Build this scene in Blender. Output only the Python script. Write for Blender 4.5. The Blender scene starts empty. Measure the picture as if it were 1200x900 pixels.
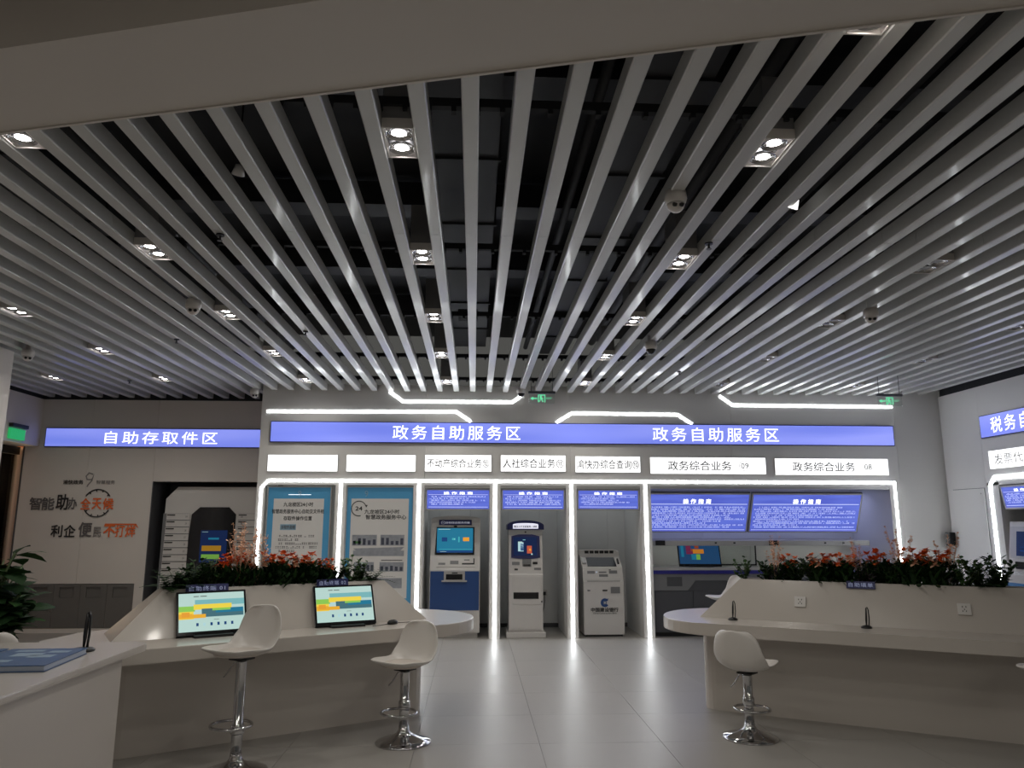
import bpy, bmesh, math, random
from mathutils import Vector, Matrix
random.seed(7)
SC = bpy.context.scene
COL = SC.collection
PI = math.pi

# ---------------------------------------------------------------- camera, world, exposure, large lights
cd = bpy.data.cameras.new('camera'); cam = bpy.data.objects.new('camera', cd); COL.objects.link(cam); SC.camera = cam
cd.sensor_fit = 'HORIZONTAL'; cd.sensor_width = 36.0; cd.lens = 872.0 / 1200.0 * 36.0
cd.clip_start = 0.05; cd.clip_end = 200
YAW, PITCH, ROLL = 0.0502, 0.1843, 0.00115
_f = Vector((math.sin(YAW) * math.cos(PITCH), math.cos(YAW) * math.cos(PITCH), math.sin(PITCH)))
_r = Vector((math.cos(YAW), -math.sin(YAW), 0)); _u = _r.cross(_f)
_r2 = _r * math.cos(ROLL) + _u * math.sin(ROLL); _u2 = _u * math.cos(ROLL) - _r * math.sin(ROLL)
m3 = Matrix((_r2, _u2, -_f)).transposed()
cam.matrix_world = Matrix.Translation((0, 0, 1.6)) @ m3.to_4x4()

w = bpy.data.worlds.new('world'); SC.world = w; w.use_nodes = True
w.node_tree.nodes['Background'].inputs[0].default_value = (0.95, 0.94, 0.88, 1)
w.node_tree.nodes['Background'].inputs[1].default_value = 0.07
SC.view_settings.view_transform = 'Standard'; SC.view_settings.look = 'None'
SC.view_settings.gamma = 1; SC.view_settings.exposure = 0.15
SC.view_settings.use_curve_mapping = False

SPOT_W, FOYER_W = 23.0, 42.0
LED_E, SIGN_E, BOX_E = 13.0, .9, 1.25

def area(name, loc, sx, sy, watts, col=(1, .96, .87), rot=(0, 0, 0)):
    l = bpy.data.lights.new(name, 'AREA'); l.shape = 'RECTANGLE'; l.size = sx; l.size_y = sy; l.energy = watts; l.color = col
    o = bpy.data.objects.new(name, l); o.location = loc; o.rotation_euler = rot; COL.objects.link(o); return o
# foyer: unseen fill lights added behind the camera to light the foreground
# cove lamp inside the wide bay, above the tilted screens
area('bay_cove_light', (4.4, 11.72, 2.1), 3.3, .25, 7, (.48, .54, 1))
for _x in (-.247, .858, 1.958): area('bay_fill_light', (_x, 11.6, 2.12), .7, .5, .65, (.9, .96, 1))  # added fill to lift the dark kiosk bays, no fixture there
area('foyer_fill_light', (-2.0, -2.2, 3.5), 2.5, 0.6, FOYER_W)
area('foyer_fill_light', (2.6, -2.2, 3.5), 2.5, 0.6, FOYER_W)

# ---------------------------------------------------------------- materials
MATS = {}
def mat(name, col, rough=.5, metal=0, emit=None, es=0, var=.04, scale=6, coat=0, spec=.5, alpha=None, bump=0):
    if name in MATS: return MATS[name]
    m = bpy.data.materials.new(name); m.use_nodes = True; nt = m.node_tree; b = nt.nodes['Principled BSDF']
    b.inputs['Roughness'].default_value = rough; b.inputs['Metallic'].default_value = metal
    b.inputs['Coat Weight'].default_value = coat; b.inputs['Specular IOR Level'].default_value = spec
    b.inputs['Coat Roughness'].default_value = .08
    b.inputs['Base Color'].default_value = (*col, 1)
    if var:
        tc = nt.nodes.new('ShaderNodeTexCoord'); n = nt.nodes.new('ShaderNodeTexNoise'); n.inputs['Scale'].default_value = scale
        n.inputs['Detail'].default_value = 4
        r = nt.nodes.new('ShaderNodeMix'); r.data_type = 'RGBA'
        r.inputs[6].default_value = (*[c * (1 - var) for c in col], 1); r.inputs[7].default_value = (*[min(1, c * (1 + var)) for c in col], 1)
        nt.links.new(tc.outputs['Object'], n.inputs['Vector']); nt.links.new(n.outputs['Fac'], r.inputs[0]); nt.links.new(r.outputs[2], b.inputs['Base Color'])
        if bump:
            bp = nt.nodes.new('ShaderNodeBump'); bp.inputs['Strength'].default_value = bump; bp.inputs['Distance'].default_value = .002
            nt.links.new(n.outputs['Fac'], bp.inputs['Height']); nt.links.new(bp.outputs[0], b.inputs['Normal'])
    if emit:
        b.inputs['Emission Color'].default_value = (*emit, 1); b.inputs['Emission Strength'].default_value = es
    if alpha is not None:
        b.inputs['Transmission Weight'].default_value = 1 - alpha; b.inputs['IOR'].default_value = 1.1
    MATS[name] = m; return m

M_wall = mat('white_metal_panel', (.80, .785, .76), .38, scale=2, var=.03)
M_wallw = mat('cream_wall_panel', (.74, .69, .64), .45, scale=2, var=.03)
M_inner = mat('bay_lining', (.84, .84, .83), .45, var=.03)
M_slat = mat('white_enamel_slat', (.50, .50, .485), .34, var=.02, scale=3, coat=.25)
M_soffit = mat('painted_soffit', (.60, .555, .51), .6, var=.03, scale=1.5)
M_dark = mat('black_void_paint', (.016, .017, .02), .8, var=.2)
M_duct = mat('dark_duct', (.03, .031, .035), .6, var=.2)
M_tile = mat('polished_floor_tile', (.35, .333, .31), .38, var=.06, scale=1.3)
M_grout = mat('floor_grout', (.12, .11, .10), .8)
M_stone = mat('solid_surface_white', (.58, .535, .49), .26, var=.02, scale=3, coat=.2)
M_shell = mat('white_plastic_shell', (.70, .665, .63), .3, var=.01)
M_pad = mat('cream_seat_pad', (.60, .54, .49), .6, var=.03)
M_chrome = mat('chrome', (.58, .58, .59), .08, 1, var=0)
M_black = mat('black_plastic', (.012, .012, .013), .35, var=0)
M_blackg = mat('black_gloss', (.01, .01, .012), .12, var=0)
M_grey = mat('grey_plastic', (.22, .22, .225), .4)
M_dgrey = mat('dark_grey_metal', (.085, .087, .095), .45)
M_cab = mat('taupe_cabinet', (.155, .147, .137), .5)
M_silver = mat('silver_panel', (.52, .51, .50), .3, .2)
M_kwhite = mat('kiosk_white', (.70, .675, .65), .35, var=.02)
M_kblue = mat('kiosk_blue', (.03, .085, .27), .3, var=.02)
M_navy = mat('navy_panel', (.022, .028, .13), .3, var=.02)
M_led = mat('led_white', (1, 1, 1), .5, emit=(.93, .97, 1), es=LED_E, var=0)
M_lamp = mat('lamp_white', (1, 1, 1), .5, emit=(1, .94, .9), es=30, var=0)
M_box = mat('lit_white_panel', (.9, .9, .9), .4, emit=(1, 1, 1), es=BOX_E, var=0)
M_txtw = mat('lit_white_letter', (1, 1, 1), .4, emit=(1, 1, 1), es=1.6, var=0)
M_txtg = mat('grey_letter', (.08, .08, .08), .5, var=0)
M_plate = mat('name_plate_print', (.4, .42, .5), .5, emit=(.4, .42, .5), es=.5, var=0)
M_soft = mat('lit_name_plate', (.8, .8, .85), .5, emit=(.8, .8, .95), es=.75, var=0)
M_ink = mat('black_ink', (.03, .028, .028), .6, var=0)
M_inkg = mat('grey_ink', (.14, .13, .13), .6, var=0)
M_inkl = mat('pale_grey_ink', (.26, .24, .23), .6, var=0)
M_orange = mat('orange_ink', (.85, .17, .04), .5, var=0)
M_green = mat('exit_green', (.05, .5, .2), .5, emit=(.15, .75, .4), es=.9, var=0)
M_greend = mat('exit_green_glow', (.02, .2, .07), .5, emit=(.03, .7, .2), es=.4, var=0)

def sign_mat(name, c0, c1, strength, sc=.35):
    m = bpy.data.materials.new(name); m.use_nodes = True; nt = m.node_tree; b = nt.nodes['Principled BSDF']
    tc = nt.nodes.new('ShaderNodeTexCoord'); n = nt.nodes.new('ShaderNodeTexNoise'); n.inputs['Scale'].default_value = sc; n.inputs['Detail'].default_value = 1
    mp = nt.nodes.new('ShaderNodeMapping'); mp.inputs['Scale'].default_value = (1, 1, 9)
    r = nt.nodes.new('ShaderNodeValToRGB'); r.color_ramp.elements[0].position = .35; r.color_ramp.elements[1].position = .65
    r.color_ramp.elements[0].color = (*c0, 1); r.color_ramp.elements[1].color = (*c1, 1)
    nt.links.new(tc.outputs['Object'], mp.inputs[0]); nt.links.new(mp.outputs[0], n.inputs['Vector'])
    nt.links.new(n.outputs['Fac'], r.inputs[0]); nt.links.new(r.outputs[0], b.inputs['Emission Color']); b.inputs['Emission Strength'].default_value = strength
    b.inputs['Base Color'].default_value = (*[c * .5 for c in c0], 1); b.inputs['Roughness'].default_value = .3
    return m
M_sign = sign_mat('lit_blue_sign', (.165, .215, .76), (.29, .335, .92), SIGN_E)
M_guide = sign_mat('lit_blue_guide', (.072, .10, .48), (.10, .145, .58), 1.0, 1.5)
M_guidetxt = mat('guide_text', (.5, .55, .8), .5, emit=(.62, .68, .95), es=.8, var=0)

def emat(name, c, s=1.0): return mat(name, tuple(x * .15 for x in c), .25, emit=c, es=s, var=0, spec=.15)
def dim(n, c, k=.35): return emat(n, tuple(x * k for x in c))
G_gold = dim('dim_gold', (.68, .34, .03)); G_green = dim('dim_green', (.22, .48, .08), .5); G_pale = dim('dim_pale', (.36, .55, .58)); G_teal = dim('dim_teal', (.02, .22, .36), .5); G_red = dim('dim_red', (.5, .1, .04)); G_orange = dim('dim_orange', (.7, .25, .03), .5); G_pink = dim('dim_magenta', (.3, .04, .12)); G_blue = dim('dim_blue', (.012, .045, .11), .9)
E_teal = emat('screen_teal', (.015, .15, .25)); E_blue = emat('screen_blue', (.01, .045, .15)); E_dblue = emat('screen_deep_blue', (.006, .014, .05))
E_orange = emat('screen_orange', (.65, .28, .03)); E_white = emat('screen_white', (.40, .56, .52)); E_pale = emat('screen_pale', (.36, .55, .58))
E_yel = emat('screen_yellow', (.72, .55, .06)); E_green = emat('screen_green', (.22, .48, .08)); E_river = emat('screen_river', (.05, .13, .16))
E_red = emat('screen_red', (.42, .08, .04)); E_pink = emat('screen_magenta', (.25, .03, .12)); E_cyan = emat('screen_cyan', (.05, .35, .40))
E_sky = emat('screen_sky', (.16, .38, .40)); E_gold = emat('screen_gold', (.68, .34, .03))
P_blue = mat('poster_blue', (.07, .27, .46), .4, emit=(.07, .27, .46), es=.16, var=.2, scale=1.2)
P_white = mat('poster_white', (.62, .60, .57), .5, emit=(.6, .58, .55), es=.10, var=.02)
P_photo = mat('poster_photo_grey', (.36, .38, .42), .5, var=.3, scale=14)
P_photod = mat('poster_photo_dark', (.08, .09, .13), .5, var=.5, scale=30)
P_photog = mat('poster_photo_green', (.1, .28, .10), .5, var=.3, scale=30)
P_lblue = mat('poster_pale_blue', (.28, .45, .58), .5, var=.05)
L_green = mat('leaf_green', (.032, .08, .022), .6, var=.35, scale=9, spec=.12)
L_dark = mat('leaf_dark_green', (.018, .045, .016), .6, var=.35, scale=9, spec=.12)
L_bright = mat('leaf_bright_green', (.07, .16, .035), .45, var=.3, scale=9)
L_purple = mat('leaf_dusky_purple', (.055, .04, .05), .6, var=.3, scale=9)
F_orange = mat('petal_orange', (.92, .17, .03), .6, var=.25, scale=12)
F_peach = mat('petal_peach', (.82, .50, .33), .6, var=.2, scale=12)
M_stem = mat('plant_stem', (.08, .12, .04), .6)
M_soil = mat('soil', (.02, .016, .012), .95, var=.4, scale=30)
M_wood = mat('warm_wood_panel', (.32, .12, .05), .5, var=.15, scale=3)
M_pot = mat('white_pot', (.6, .57, .54), .35)
M_bookb = mat('book_blue', (.035, .10, .24), .35, var=.15, scale=12)
M_bookp = mat('book_pale_print', (.25, .36, .48), .4, var=.2, scale=40)
M_page = mat('book_pages', (.40, .45, .55), .6)
def glass_mat():
    m = bpy.data.materials.new('clear_glass'); m.use_nodes = True; nt = m.node_tree; nt.nodes.clear()
    o = nt.nodes.new('ShaderNodeOutputMaterial'); mx = nt.nodes.new('ShaderNodeMixShader'); t = nt.nodes.new('ShaderNodeBsdfTransparent')
    g = nt.nodes.new('ShaderNodeBsdfGlossy'); g.inputs['Roughness'].default_value = .02; fr = nt.nodes.new('ShaderNodeFresnel'); fr.inputs[0].default_value = 1.3
    t.inputs[0].default_value = (.93, .95, .94, 1)
    nt.links.new(fr.outputs[0], mx.inputs[0]); nt.links.new(t.outputs[0], mx.inputs[1]); nt.links.new(g.outputs[0], mx.inputs[2]); nt.links.new(mx.outputs[0], o.inputs[0])
    return m
M_glass = glass_mat()

# ---------------------------------------------------------------- mesh helpers
class MB:
    def __init__(s, m=None): s.bm = bmesh.new(); s.mats = []; s.cur = 0; (m and s.use(m))
    def use(s, m):
        if m not in s.mats: s.mats.append(m)
        s.cur = s.mats.index(m); return s
    def face(s, pts, smooth=False):
        f = s.bm.faces.new([s.bm.verts.new(p) for p in pts]); f.material_index = s.cur; f.smooth = smooth; return f
    def box(s, x0, x1, y0, y1, z0, z1, bev=0):
        v = [s.bm.verts.new(p) for p in ((x0, y0, z0), (x1, y0, z0), (x1, y1, z0), (x0, y1, z0), (x0, y0, z1), (x1, y0, z1), (x1, y1, z1), (x0, y1, z1))]
        fs = [s.bm.faces.new([v[i] for i in q]) for q in ((0, 3, 2, 1), (4, 5, 6, 7), (0, 1, 5, 4), (1, 2, 6, 5), (2, 3, 7, 6), (3, 0, 4, 7))]
        for f in fs: f.material_index = s.cur
        if bev:
            es = list({e for f in fs for e in f.edges})
            r = bmesh.ops.bevel(s.bm, geom=es, offset=bev, segments=2, affect='EDGES', profile=.6)
            for f in r['faces']: f.material_index = s.cur
        return s
    def prism(s, poly, a, b, axis='z', bev=0):
        # poly: 2D points; extruded along axis. axis z: (x,y); axis x: (y,z); axis y: (x,z)
        def P(p, h): return (p[0], p[1], h) if axis == 'z' else ((h, p[0], p[1]) if axis == 'x' else (p[0], h, p[1]))
        A = [s.bm.verts.new(P(p, a)) for p in poly]; B = [s.bm.verts.new(P(p, b)) for p in poly]; n = len(poly)
        fs = [s.bm.faces.new(A[::-1]), s.bm.faces.new(B)]
        for i in range(n): fs.append(s.bm.faces.new([A[i], A[(i + 1) % n], B[(i + 1) % n], B[i]]))
        for f in fs: f.material_index = s.cur
        if bev:
            es = [e for f in fs[:2] for e in f.edges]
            r = bmesh.ops.bevel(s.bm, geom=es, offset=bev, segments=2, affect='EDGES', profile=.6)
            for f in r['faces']: f.material_index = s.cur
        bmesh.ops.recalc_face_normals(s.bm, faces=[f for f in s.bm.faces])
        return s
    def loft(s, rings, cap=True, smooth=False):
        R = [[s.bm.verts.new(p) for p in r] for r in rings]; n = len(R[0])
        for a, b in zip(R, R[1:]):
            for i in range(n):
                f = s.bm.faces.new([a[i], a[(i + 1) % n], b[(i + 1) % n], b[i]]); f.material_index = s.cur; f.smooth = smooth
        if cap:
            for r in (R[0][::-1], R[-1]):
                f = s.bm.faces.new(r); f.material_index = s.cur
        return s
    def lathe(s, prof, seg=24, c=(0, 0, 0), smooth=True, cap=True):
        rings = [[(c[0] + max(r, 1e-4) * math.cos(2 * PI * i / seg), c[1] + max(r, 1e-4) * math.sin(2 * PI * i / seg), c[2] + z) for i in range(seg)] for r, z in prof]
        return s.loft(rings, cap, smooth)
    def tube(s, pts, r, seg=8, closed=False, smooth=True):
        pts = [Vector(p) for p in pts]; n = len(pts); rr = r if isinstance(r, (list, tuple)) else [r] * n
        rings = []; up = Vector((0, 0, 1))
        for i, p in enumerate(pts):
            if closed: d = pts[(i + 1) % n] - pts[i - 1]
            else: d = pts[min(i + 1, n - 1)] - pts[max(i - 1, 0)]
            d.normalize(); a = d.cross(up if abs(d.z) < .95 else Vector((1, 0, 0))).normalized(); b = d.cross(a)
            rings.append([tuple(p + a * rr[i] * math.cos(2 * PI * k / seg) + b * rr[i] * math.sin(2 * PI * k / seg)) for k in range(seg)])
        if closed: rings.append(rings[0])
        return s.loft(rings, not closed, smooth)
    def ribbon(s, pts, w, y0, y1, closed=False):
        # polyline in XZ given width, extruded y0..y1
        P = [Vector((p[0], p[1])) for p in pts]; L = []; Rr = []
        for i, p in enumerate(P):
            d0 = (P[i] - P[i - 1]).normalized() if i > 0 else (P[1] - P[0]).normalized()
            d1 = (P[i + 1] - P[i]).normalized() if i < len(P) - 1 else d0
            n0 = Vector((-d0.y, d0.x)); n1 = Vector((-d1.y, d1.x)); m = (n0 + n1).normalized(); k = w / 2 / max(.3, m.dot(n0))
            L.append(p + m * k); Rr.append(p - m * k)
        for i in range(len(P) - 1):
            poly = [tuple(q) for q in (L[i], L[i + 1], Rr[i + 1], Rr[i])]
            s.prism(poly, y0, y1, 'y')
        return s

def obj(name, mb, parent=None, loc=(0, 0, 0), rz=0, rot=None, label=None, cat=None, group=None, kind=None, merge=False):
    if merge: bmesh.ops.remove_doubles(mb.bm, verts=mb.bm.verts, dist=1e-5)
    me = bpy.data.meshes.new(name); mb.bm.to_mesh(me); mb.bm.free()
    for m in mb.mats: me.materials.append(m)
    return mobj(name, me, parent, loc, rz, rot, label, cat, group, kind)
def mobj(name, me, parent=None, loc=(0, 0, 0), rz=0, rot=None, label=None, cat=None, group=None, kind=None):
    o = bpy.data.objects.new(name, me); COL.objects.link(o); o.location = loc; o.rotation_euler = rot or (0, 0, rz)
    if parent: o.parent = parent
    return tag(o, label, cat, group, kind)
def tag(o, label=None, cat=None, group=None, kind=None):
    for k, v in (('label', label), ('category', cat), ('group', group), ('kind', kind)):
        if v: o[k] = v
    return o
def empty(name, loc=(0, 0, 0), rz=0, label=None, cat=None, group=None, kind=None):
    o = bpy.data.objects.new(name, None); COL.objects.link(o); o.location = loc; o.rotation_euler = (0, 0, rz); o.empty_display_size = .1
    return tag(o, label, cat, group, kind)
def box(name, d, m, parent=None, bev=0, **k): return obj(name, MB(m).box(*d, bev=bev), parent, **k)
def copy_tree(o, label=None, loc=None, rz=None):
    c = o.copy(); COL.objects.link(c)
    if loc is not None: c.location = loc
    if rz is not None: c.rotation_euler = (0, 0, rz)
    if label: c['label'] = label
    for ch in list(o.children):
        d = copy_tree(ch); d.parent = c
    return c

TXT = {}
def text_mesh(s, bold=0, ex=0, gap=1.0):
    key = (s, bold, ex, gap)
    if key not in TXT:
        c = bpy.data.curves.new('lettering', 'FONT'); c.body = s; c.size = 1; c.resolution_u = 2; c.offset = bold; c.extrude = ex; c.space_character = gap
        o = bpy.data.objects.new('tmp_text', c); COL.objects.link(o); bpy.context.view_layer.update()
        dg = bpy.context.evaluated_depsgraph_get(); me = bpy.data.meshes.new_from_object(o.evaluated_get(dg))
        bpy.data.objects.remove(o)
        xs = [v.co.x for v in me.vertices]; ys = [v.co.y for v in me.vertices]
        me.transform(Matrix.Translation((-(min(xs) + max(xs)) / 2, -(min(ys) + max(ys)) / 2, 0)))
        TXT[key] = (me, max(xs) - min(xs), max(ys) - min(ys))
    return TXT[key]
def lettering(s, m, parent, x, y, z, w, h, bold=0, rx=PI / 2, gap=1.0, name='lettering', shear=0):
    """flat lettering in the XZ plane facing -Y, centred at x,z, fitted to w by h"""
    me, W, H = text_mesh(s, 0, 0, gap)
    if bold > 0:
        b = min(bold, .03); bm = bmesh.new()
        for dx, dy in ((-b, -b), (b, -b), (-b, b), (b, b)):
            k = len(bm.verts); bm.from_mesh(me); bm.verts.ensure_lookup_table()
            for v in bm.verts[k:]: v.co.x += dx; v.co.y += dy; v.co.z += .0004 * (k > 0) * (1 + k / max(1, len(bm.verts)))
        me = bpy.data.meshes.new('lettering'); bm.to_mesh(me); bm.free(); W += 2 * b; H += 2 * b
    else: me = me.copy()
    me.materials.clear(); me.materials.append(m)
    M = Matrix.Rotation(rx, 4, 'X') @ Matrix.Diagonal((w / W, h / H, 1, 1))
    me.transform(M)
    o = bpy.data.objects.new(name, me); COL.objects.link(o); o.location = (x, y, z); o.parent = parent; return o
def text_lines(mb, x0, x1, y, z1, dz, rows, h, rnd, m, full=.85):
    """rows of tiny strokes: print too small to read"""
    mb.use(m)
    for r in range(rows):
        z = z1 - r * dz; x = x0 + (0 if r % 2 else h * 1.5); end = x0 + (x1 - x0) * (rnd.uniform(.45, 1) if rnd.random() > full - .3 else 1)
        while x < end - h * .7:
            ww = h * rnd.uniform(.55, .95)
            if rnd.random() < .88:
                k = rnd.random()
                mb.face([(x, y, z - h), (x + ww, y, z - h), (x + ww, y, z - h * .72), (x, y, z - h * .72)])
                if k > .2: mb.face([(x, y, z - h * .3), (x + ww, y, z - h * .3), (x + ww, y, z), (x, y, z)])
                if k > .4: mb.face([(x + ww * .35, y, z - h * .8), (x + ww * .6, y, z - h * .8), (x + ww * .6, y, z - h * .2), (x + ww * .35, y, z - h * .2)])
            x += h * 1.05

# ================================================================= STRUCTURE
HC = 3.502
FY = 10.884          # facade plane
# floor ------------------------------------------------------------
floor = empty('floor', kind='structure')
box('floor_bed', (-9, 9.5, -4, 13.2, -.12, -.006), M_grout, floor)
TW, TD = .91, .83
tme = None
for i in range(-9, 9):
    for j in range(-4, 7):
        x = .5 + i * TW; y = 7.52 + j * TD
        if x > 7.3 or x + TW < -7.6 or y + TD < 3.0: continue
        if tme is None:
            t = MB(M_tile).box(.0015, TW - .0015, .0012, TD - .0012, -.02, 0); o = obj('tile', t, floor, (x, y, 0)); tme = o.data
        else: mobj('tile', tme, floor, (x, y, 0))
box('floor_slab', (-9, 9.5, -4, 7.52 - 4 * TD, -.02, 0), M_tile, floor)
# soffit / beam (line: y = a - .262 x) ------------------------------
ceil = empty('ceiling', kind='structure')
def sy(x, off=0): return 2.675 - .262 * x + off
bandN = [(-9, sy(-9)), (9.5, sy(9.5)), (9.5, sy(9.5, -.53)), (-9, sy(-9, -.53))]
obj('soffit_beam', MB(M_soffit).prism(bandN, 3.352, 3.56, 'z'), ceil)
obj('soffit_edge', MB(M_soffit).prism([(-9, sy(-9, .012)), (9.5, sy(9.5, .012)), (9.5, sy(9.5, -.002)), (-9, sy(-9, -.002))], 3.346, 4.6, 'z'), ceil)
obj('foyer_ceiling', MB(M_soffit).prism([(-9, sy(-9, -.53)), (9.5, sy(9.5, -.53)), (9.5, -4), (-9, -4)], 3.56, 3.62, 'z'), ceil)
box('deck', (-7.4, 7.4, 0, 12.3, 4.7, 4.8), M_dark, ceil)
# slats
def slat(x, y0, y1):
    h = .10
    poly = [(-.0405, .006), (-.0345, 0), (.0345, 0), (.0405, .006), (.0405, h), (-.0405, h)]
    m = MB(M_slat); cuts = [y0, 4.75 + .0 * x, 8.2, y1]; cuts = [c for c in cuts if y0 <= c <= y1]
    for a, b in zip(cuts, cuts[1:]): m.prism(poly, a + .0015, b - .0015, 'y')
    obj('slat', m, ceil, (x, 0, HC))
for k in range(-28, 30):
    x = -.036 + .2405 * k
    if x > 6.93 or x < -6.62: continue
    y1 = FY - .03 if x > -3.12 else 11.69
    if x > 6.38: y1 = 10.72
    slat(x, sy(x, .02), y1)
# hanger rails and ducts above the slats
for y in (3.4, 5.35, 7.2, 9.1, 10.6):
    m = MB(M_dark).box(-6.6, 6.9, y - .02, y + .02, HC + .125, HC + .17)
    for k in range(-54, 57):
        x = k * .12025; m.box(x - .012, x + .012, y - .02, y + .02, HC + .1, HC + .125)
    obj('hanger_rail', m, ceil)
for x0, x1, z0, z1 in ((-.35, .15, 4.2, 4.6), (.95, 1.35, 4.1, 4.5), (-3.9, -3.2, 4.15, 4.6), (3.6, 4.3, 4.1, 4.55)):
    m = MB(M_duct).box(x0, x1, 2.2, 10.9, z0, z1)
    y = 2.6
    while y < 10.8: m.box(x0 - .02, x1 + .02, y, y + .03, z0 - .02, z1 + .02); y += 1.2
    obj('air_duct', m, ceil)
for x, z, r in ((.55, 4.05, .05), (.75, 4.2, .035), (-1.3, 4.1, .04), (2.5, 4.1, .05), (-2.7, 4.15, .035), (1.75, 4.3, .06)):
    obj('pipe', MB(M_duct).tube([(x, 2.3, z), (x, 10.9, z)], r, 10), ceil)
for y in (4.3, 6.3, 8.0, 9.7):
    obj('cross_duct', MB(M_duct).box(-6.5, 6.9, y, y + .28, 4.4, 4.62), ceil)
m = MB(M_duct)
for k in range(6): m.box(2.62 + k * .028, 2.632 + k * .028, 2.4, 3.2, HC + .12, HC + .15)
obj('slot_grille', m, ceil)
m = MB(M_duct)
for k in range(9): m.box(-.2, .02, 8.05 + k * .04, 8.065 + k * .04, 3.9, 3.95)
obj('return_grille', m, ceil)
# facade -----------------------------------------------------------
FXL, FXR = -3.1, 6.35
wb = empty('wall_back', kind='structure')
seams = [-3.1, -.72, 1.41, 3.83, 6.35]
def panel(par, x0, x1, y0, y1, z0, z1, m=M_wall): return box('wall_panel', (x0 + .0015, x1 - .0015, y0, y1, z0, z1), m, par)
for a, b in zip(seams, seams[1:]):
    panel(wb, a, b, FY, FY + .12, 2.13, 3.6)
PX = [-1.91, -.794, .304, 1.413, 2.504]
PW = .078
box('pillar', (FXL, -2.985, FY, 12.2, 0, 2.13), M_wall, wb)                # left cheek
box('pillar', (6.18, FXR, FY, 12.2, 0, 2.13), M_wall, wb)
box('side_panel', (FXL, -3.02, FY + .12, 11.74, 2.13, 3.6), M_wall, wb)
for x in PX:
    d = 12.1 if x > -1.0 else FY + .14
    box('pillar', (x - PW, x - .024, FY, FY + .15, 0, 2.13), M_wall, wb); box('pillar', (x + .024, x + PW, FY, FY + .15, 0, 2.13), M_wall, wb)
    box('pillar_core', (x - .026, x + .026, FY + .012, FY + .15, 0, 2.13), M_wall, wb)
    if x > -1.0: box('bay_divider', (x - PW, x + PW, FY + .15, 12.1, 0, 2.13), M_inner, wb)
for a, b in ((-.72, .226), (.382, 1.335), (1.49, 2.426), (2.58, 6.18)): box('bay_header', (a, b, FY + .005, FY + .03, 2.092, 2.131), M_silver, wb)
box('bay_ceiling', (-.872, 6.2, FY + .12, 12.15, 2.13, 2.2), M_inner, wb)
bx = [-.72, .226, .382, 1.335, 1.49, 2.426]
for a, b in ((-.72, .226), (.382, 1.335), (1.49, 2.426)):
    n = 2 if a > 0 else 1
    s = [a + (b - a) * k for k in (0, .18, .70, 1)]
    for p, q in zip(s, s[1:]): panel(wb, p, q, 12.08, 12.13, 0, 2.13, M_inner)
    box('skirting', (a, b, 12.065, 12.08, 0, .06), M_dgrey, wb)
for p, q in ((2.58, 3.7), (3.7, 4.9), (4.9, 6.18)): panel(wb, p, q, 12.08, 12.13, 0, 2.13, M_inner)
# light strips
def strip(pts, wdt=.036): obj('light_strip', MB(M_led).ribbon(pts, wdt, FY - .006, FY + .02), wb)
strip([(-3.035, .01), (-3.035, 2.09), (-2.94, 2.192), (6.262, 2.192), (6.262, .01)], .030)
for x in PX: strip([(x, .01), (x, 2.165)], .030)
strip([(-3.02, 3.19), (-.275, 3.205), (-.06, 3.062)], .034)
strip([(-1.255, 3.495), (-1.06, 3.353), (.555, 3.358), (.70, 3.465)], .034)
strip([(1.205, 3.058), (1.436, 3.20), (3.026, 3.19), (3.24, 3.05)], .034)
strip([(3.676, 3.48), (3.866, 3.342), (6.33, 3.336)], .034)
# angled wall + right wall
wr = empty('wall_right', kind='structure')
obj('angled_panel', MB(M_wall).prism([(6.352, FY), (6.97, 10.71), (6.97, 11.1), (6.352, 11.1)], 0, HC + .06, 'z'), wr)
RX = 6.95
panels = [(9.86, 10.70, 0, 3.46), (7.4, 9.857, 2.14, 3.46), (5.0, 8.30, 0, 2.14)]
for a, b, z0, z1 in panels: box('wall_panel', (RX, RX + .15, a, b, z0, z1), M_wall, wr)
box('wall_panel', (RX, RX + .15, 1.0, 7.397, 2.14, 3.46), M_wall, wr); box('wall_panel', (RX, RX + .15, 1.0, 4.997, 0, 2.14), M_wall, wr)
box('bay_reveal', (RX + .15, RX + .75, 9.70, 9.86, 0, 2.14), M_wall, wr); box('bay_reveal', (RX + .15, RX + .75, 8.2, 8.3, 0, 2.14), M_wall, wr)
box('bay_reveal', (RX + .0, RX + .15, 9.62, 9.858, 0, 2.14), M_wall, wr)
box('bay_back', (RX + .7, RX + .76, 8.3, 9.7, 0, 2.14), M_inner, wr); box('bay_top', (RX, RX + .75, 8.3, 9.86, 2.1, 2.139), M_wall, wr)
box('shadow_gap', (RX + .03, RX + .12, 1.0, 10.7, 3.46, 3.7), M_dark, wr)
def xstrip(pts, wdt):
    o = obj('light_strip', MB(M_led).ribbon(pts, wdt, -.008, .015), wr, (RX, 0, 0), -PI / 2); return o
# in this frame local x = -(world y), facing -X
xstrip([(-9.775, .01), (-9.775, 2.10), (-9.68, 2.20), (-8.2, 2.20), (-8.2, .01)], .046)
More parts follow.
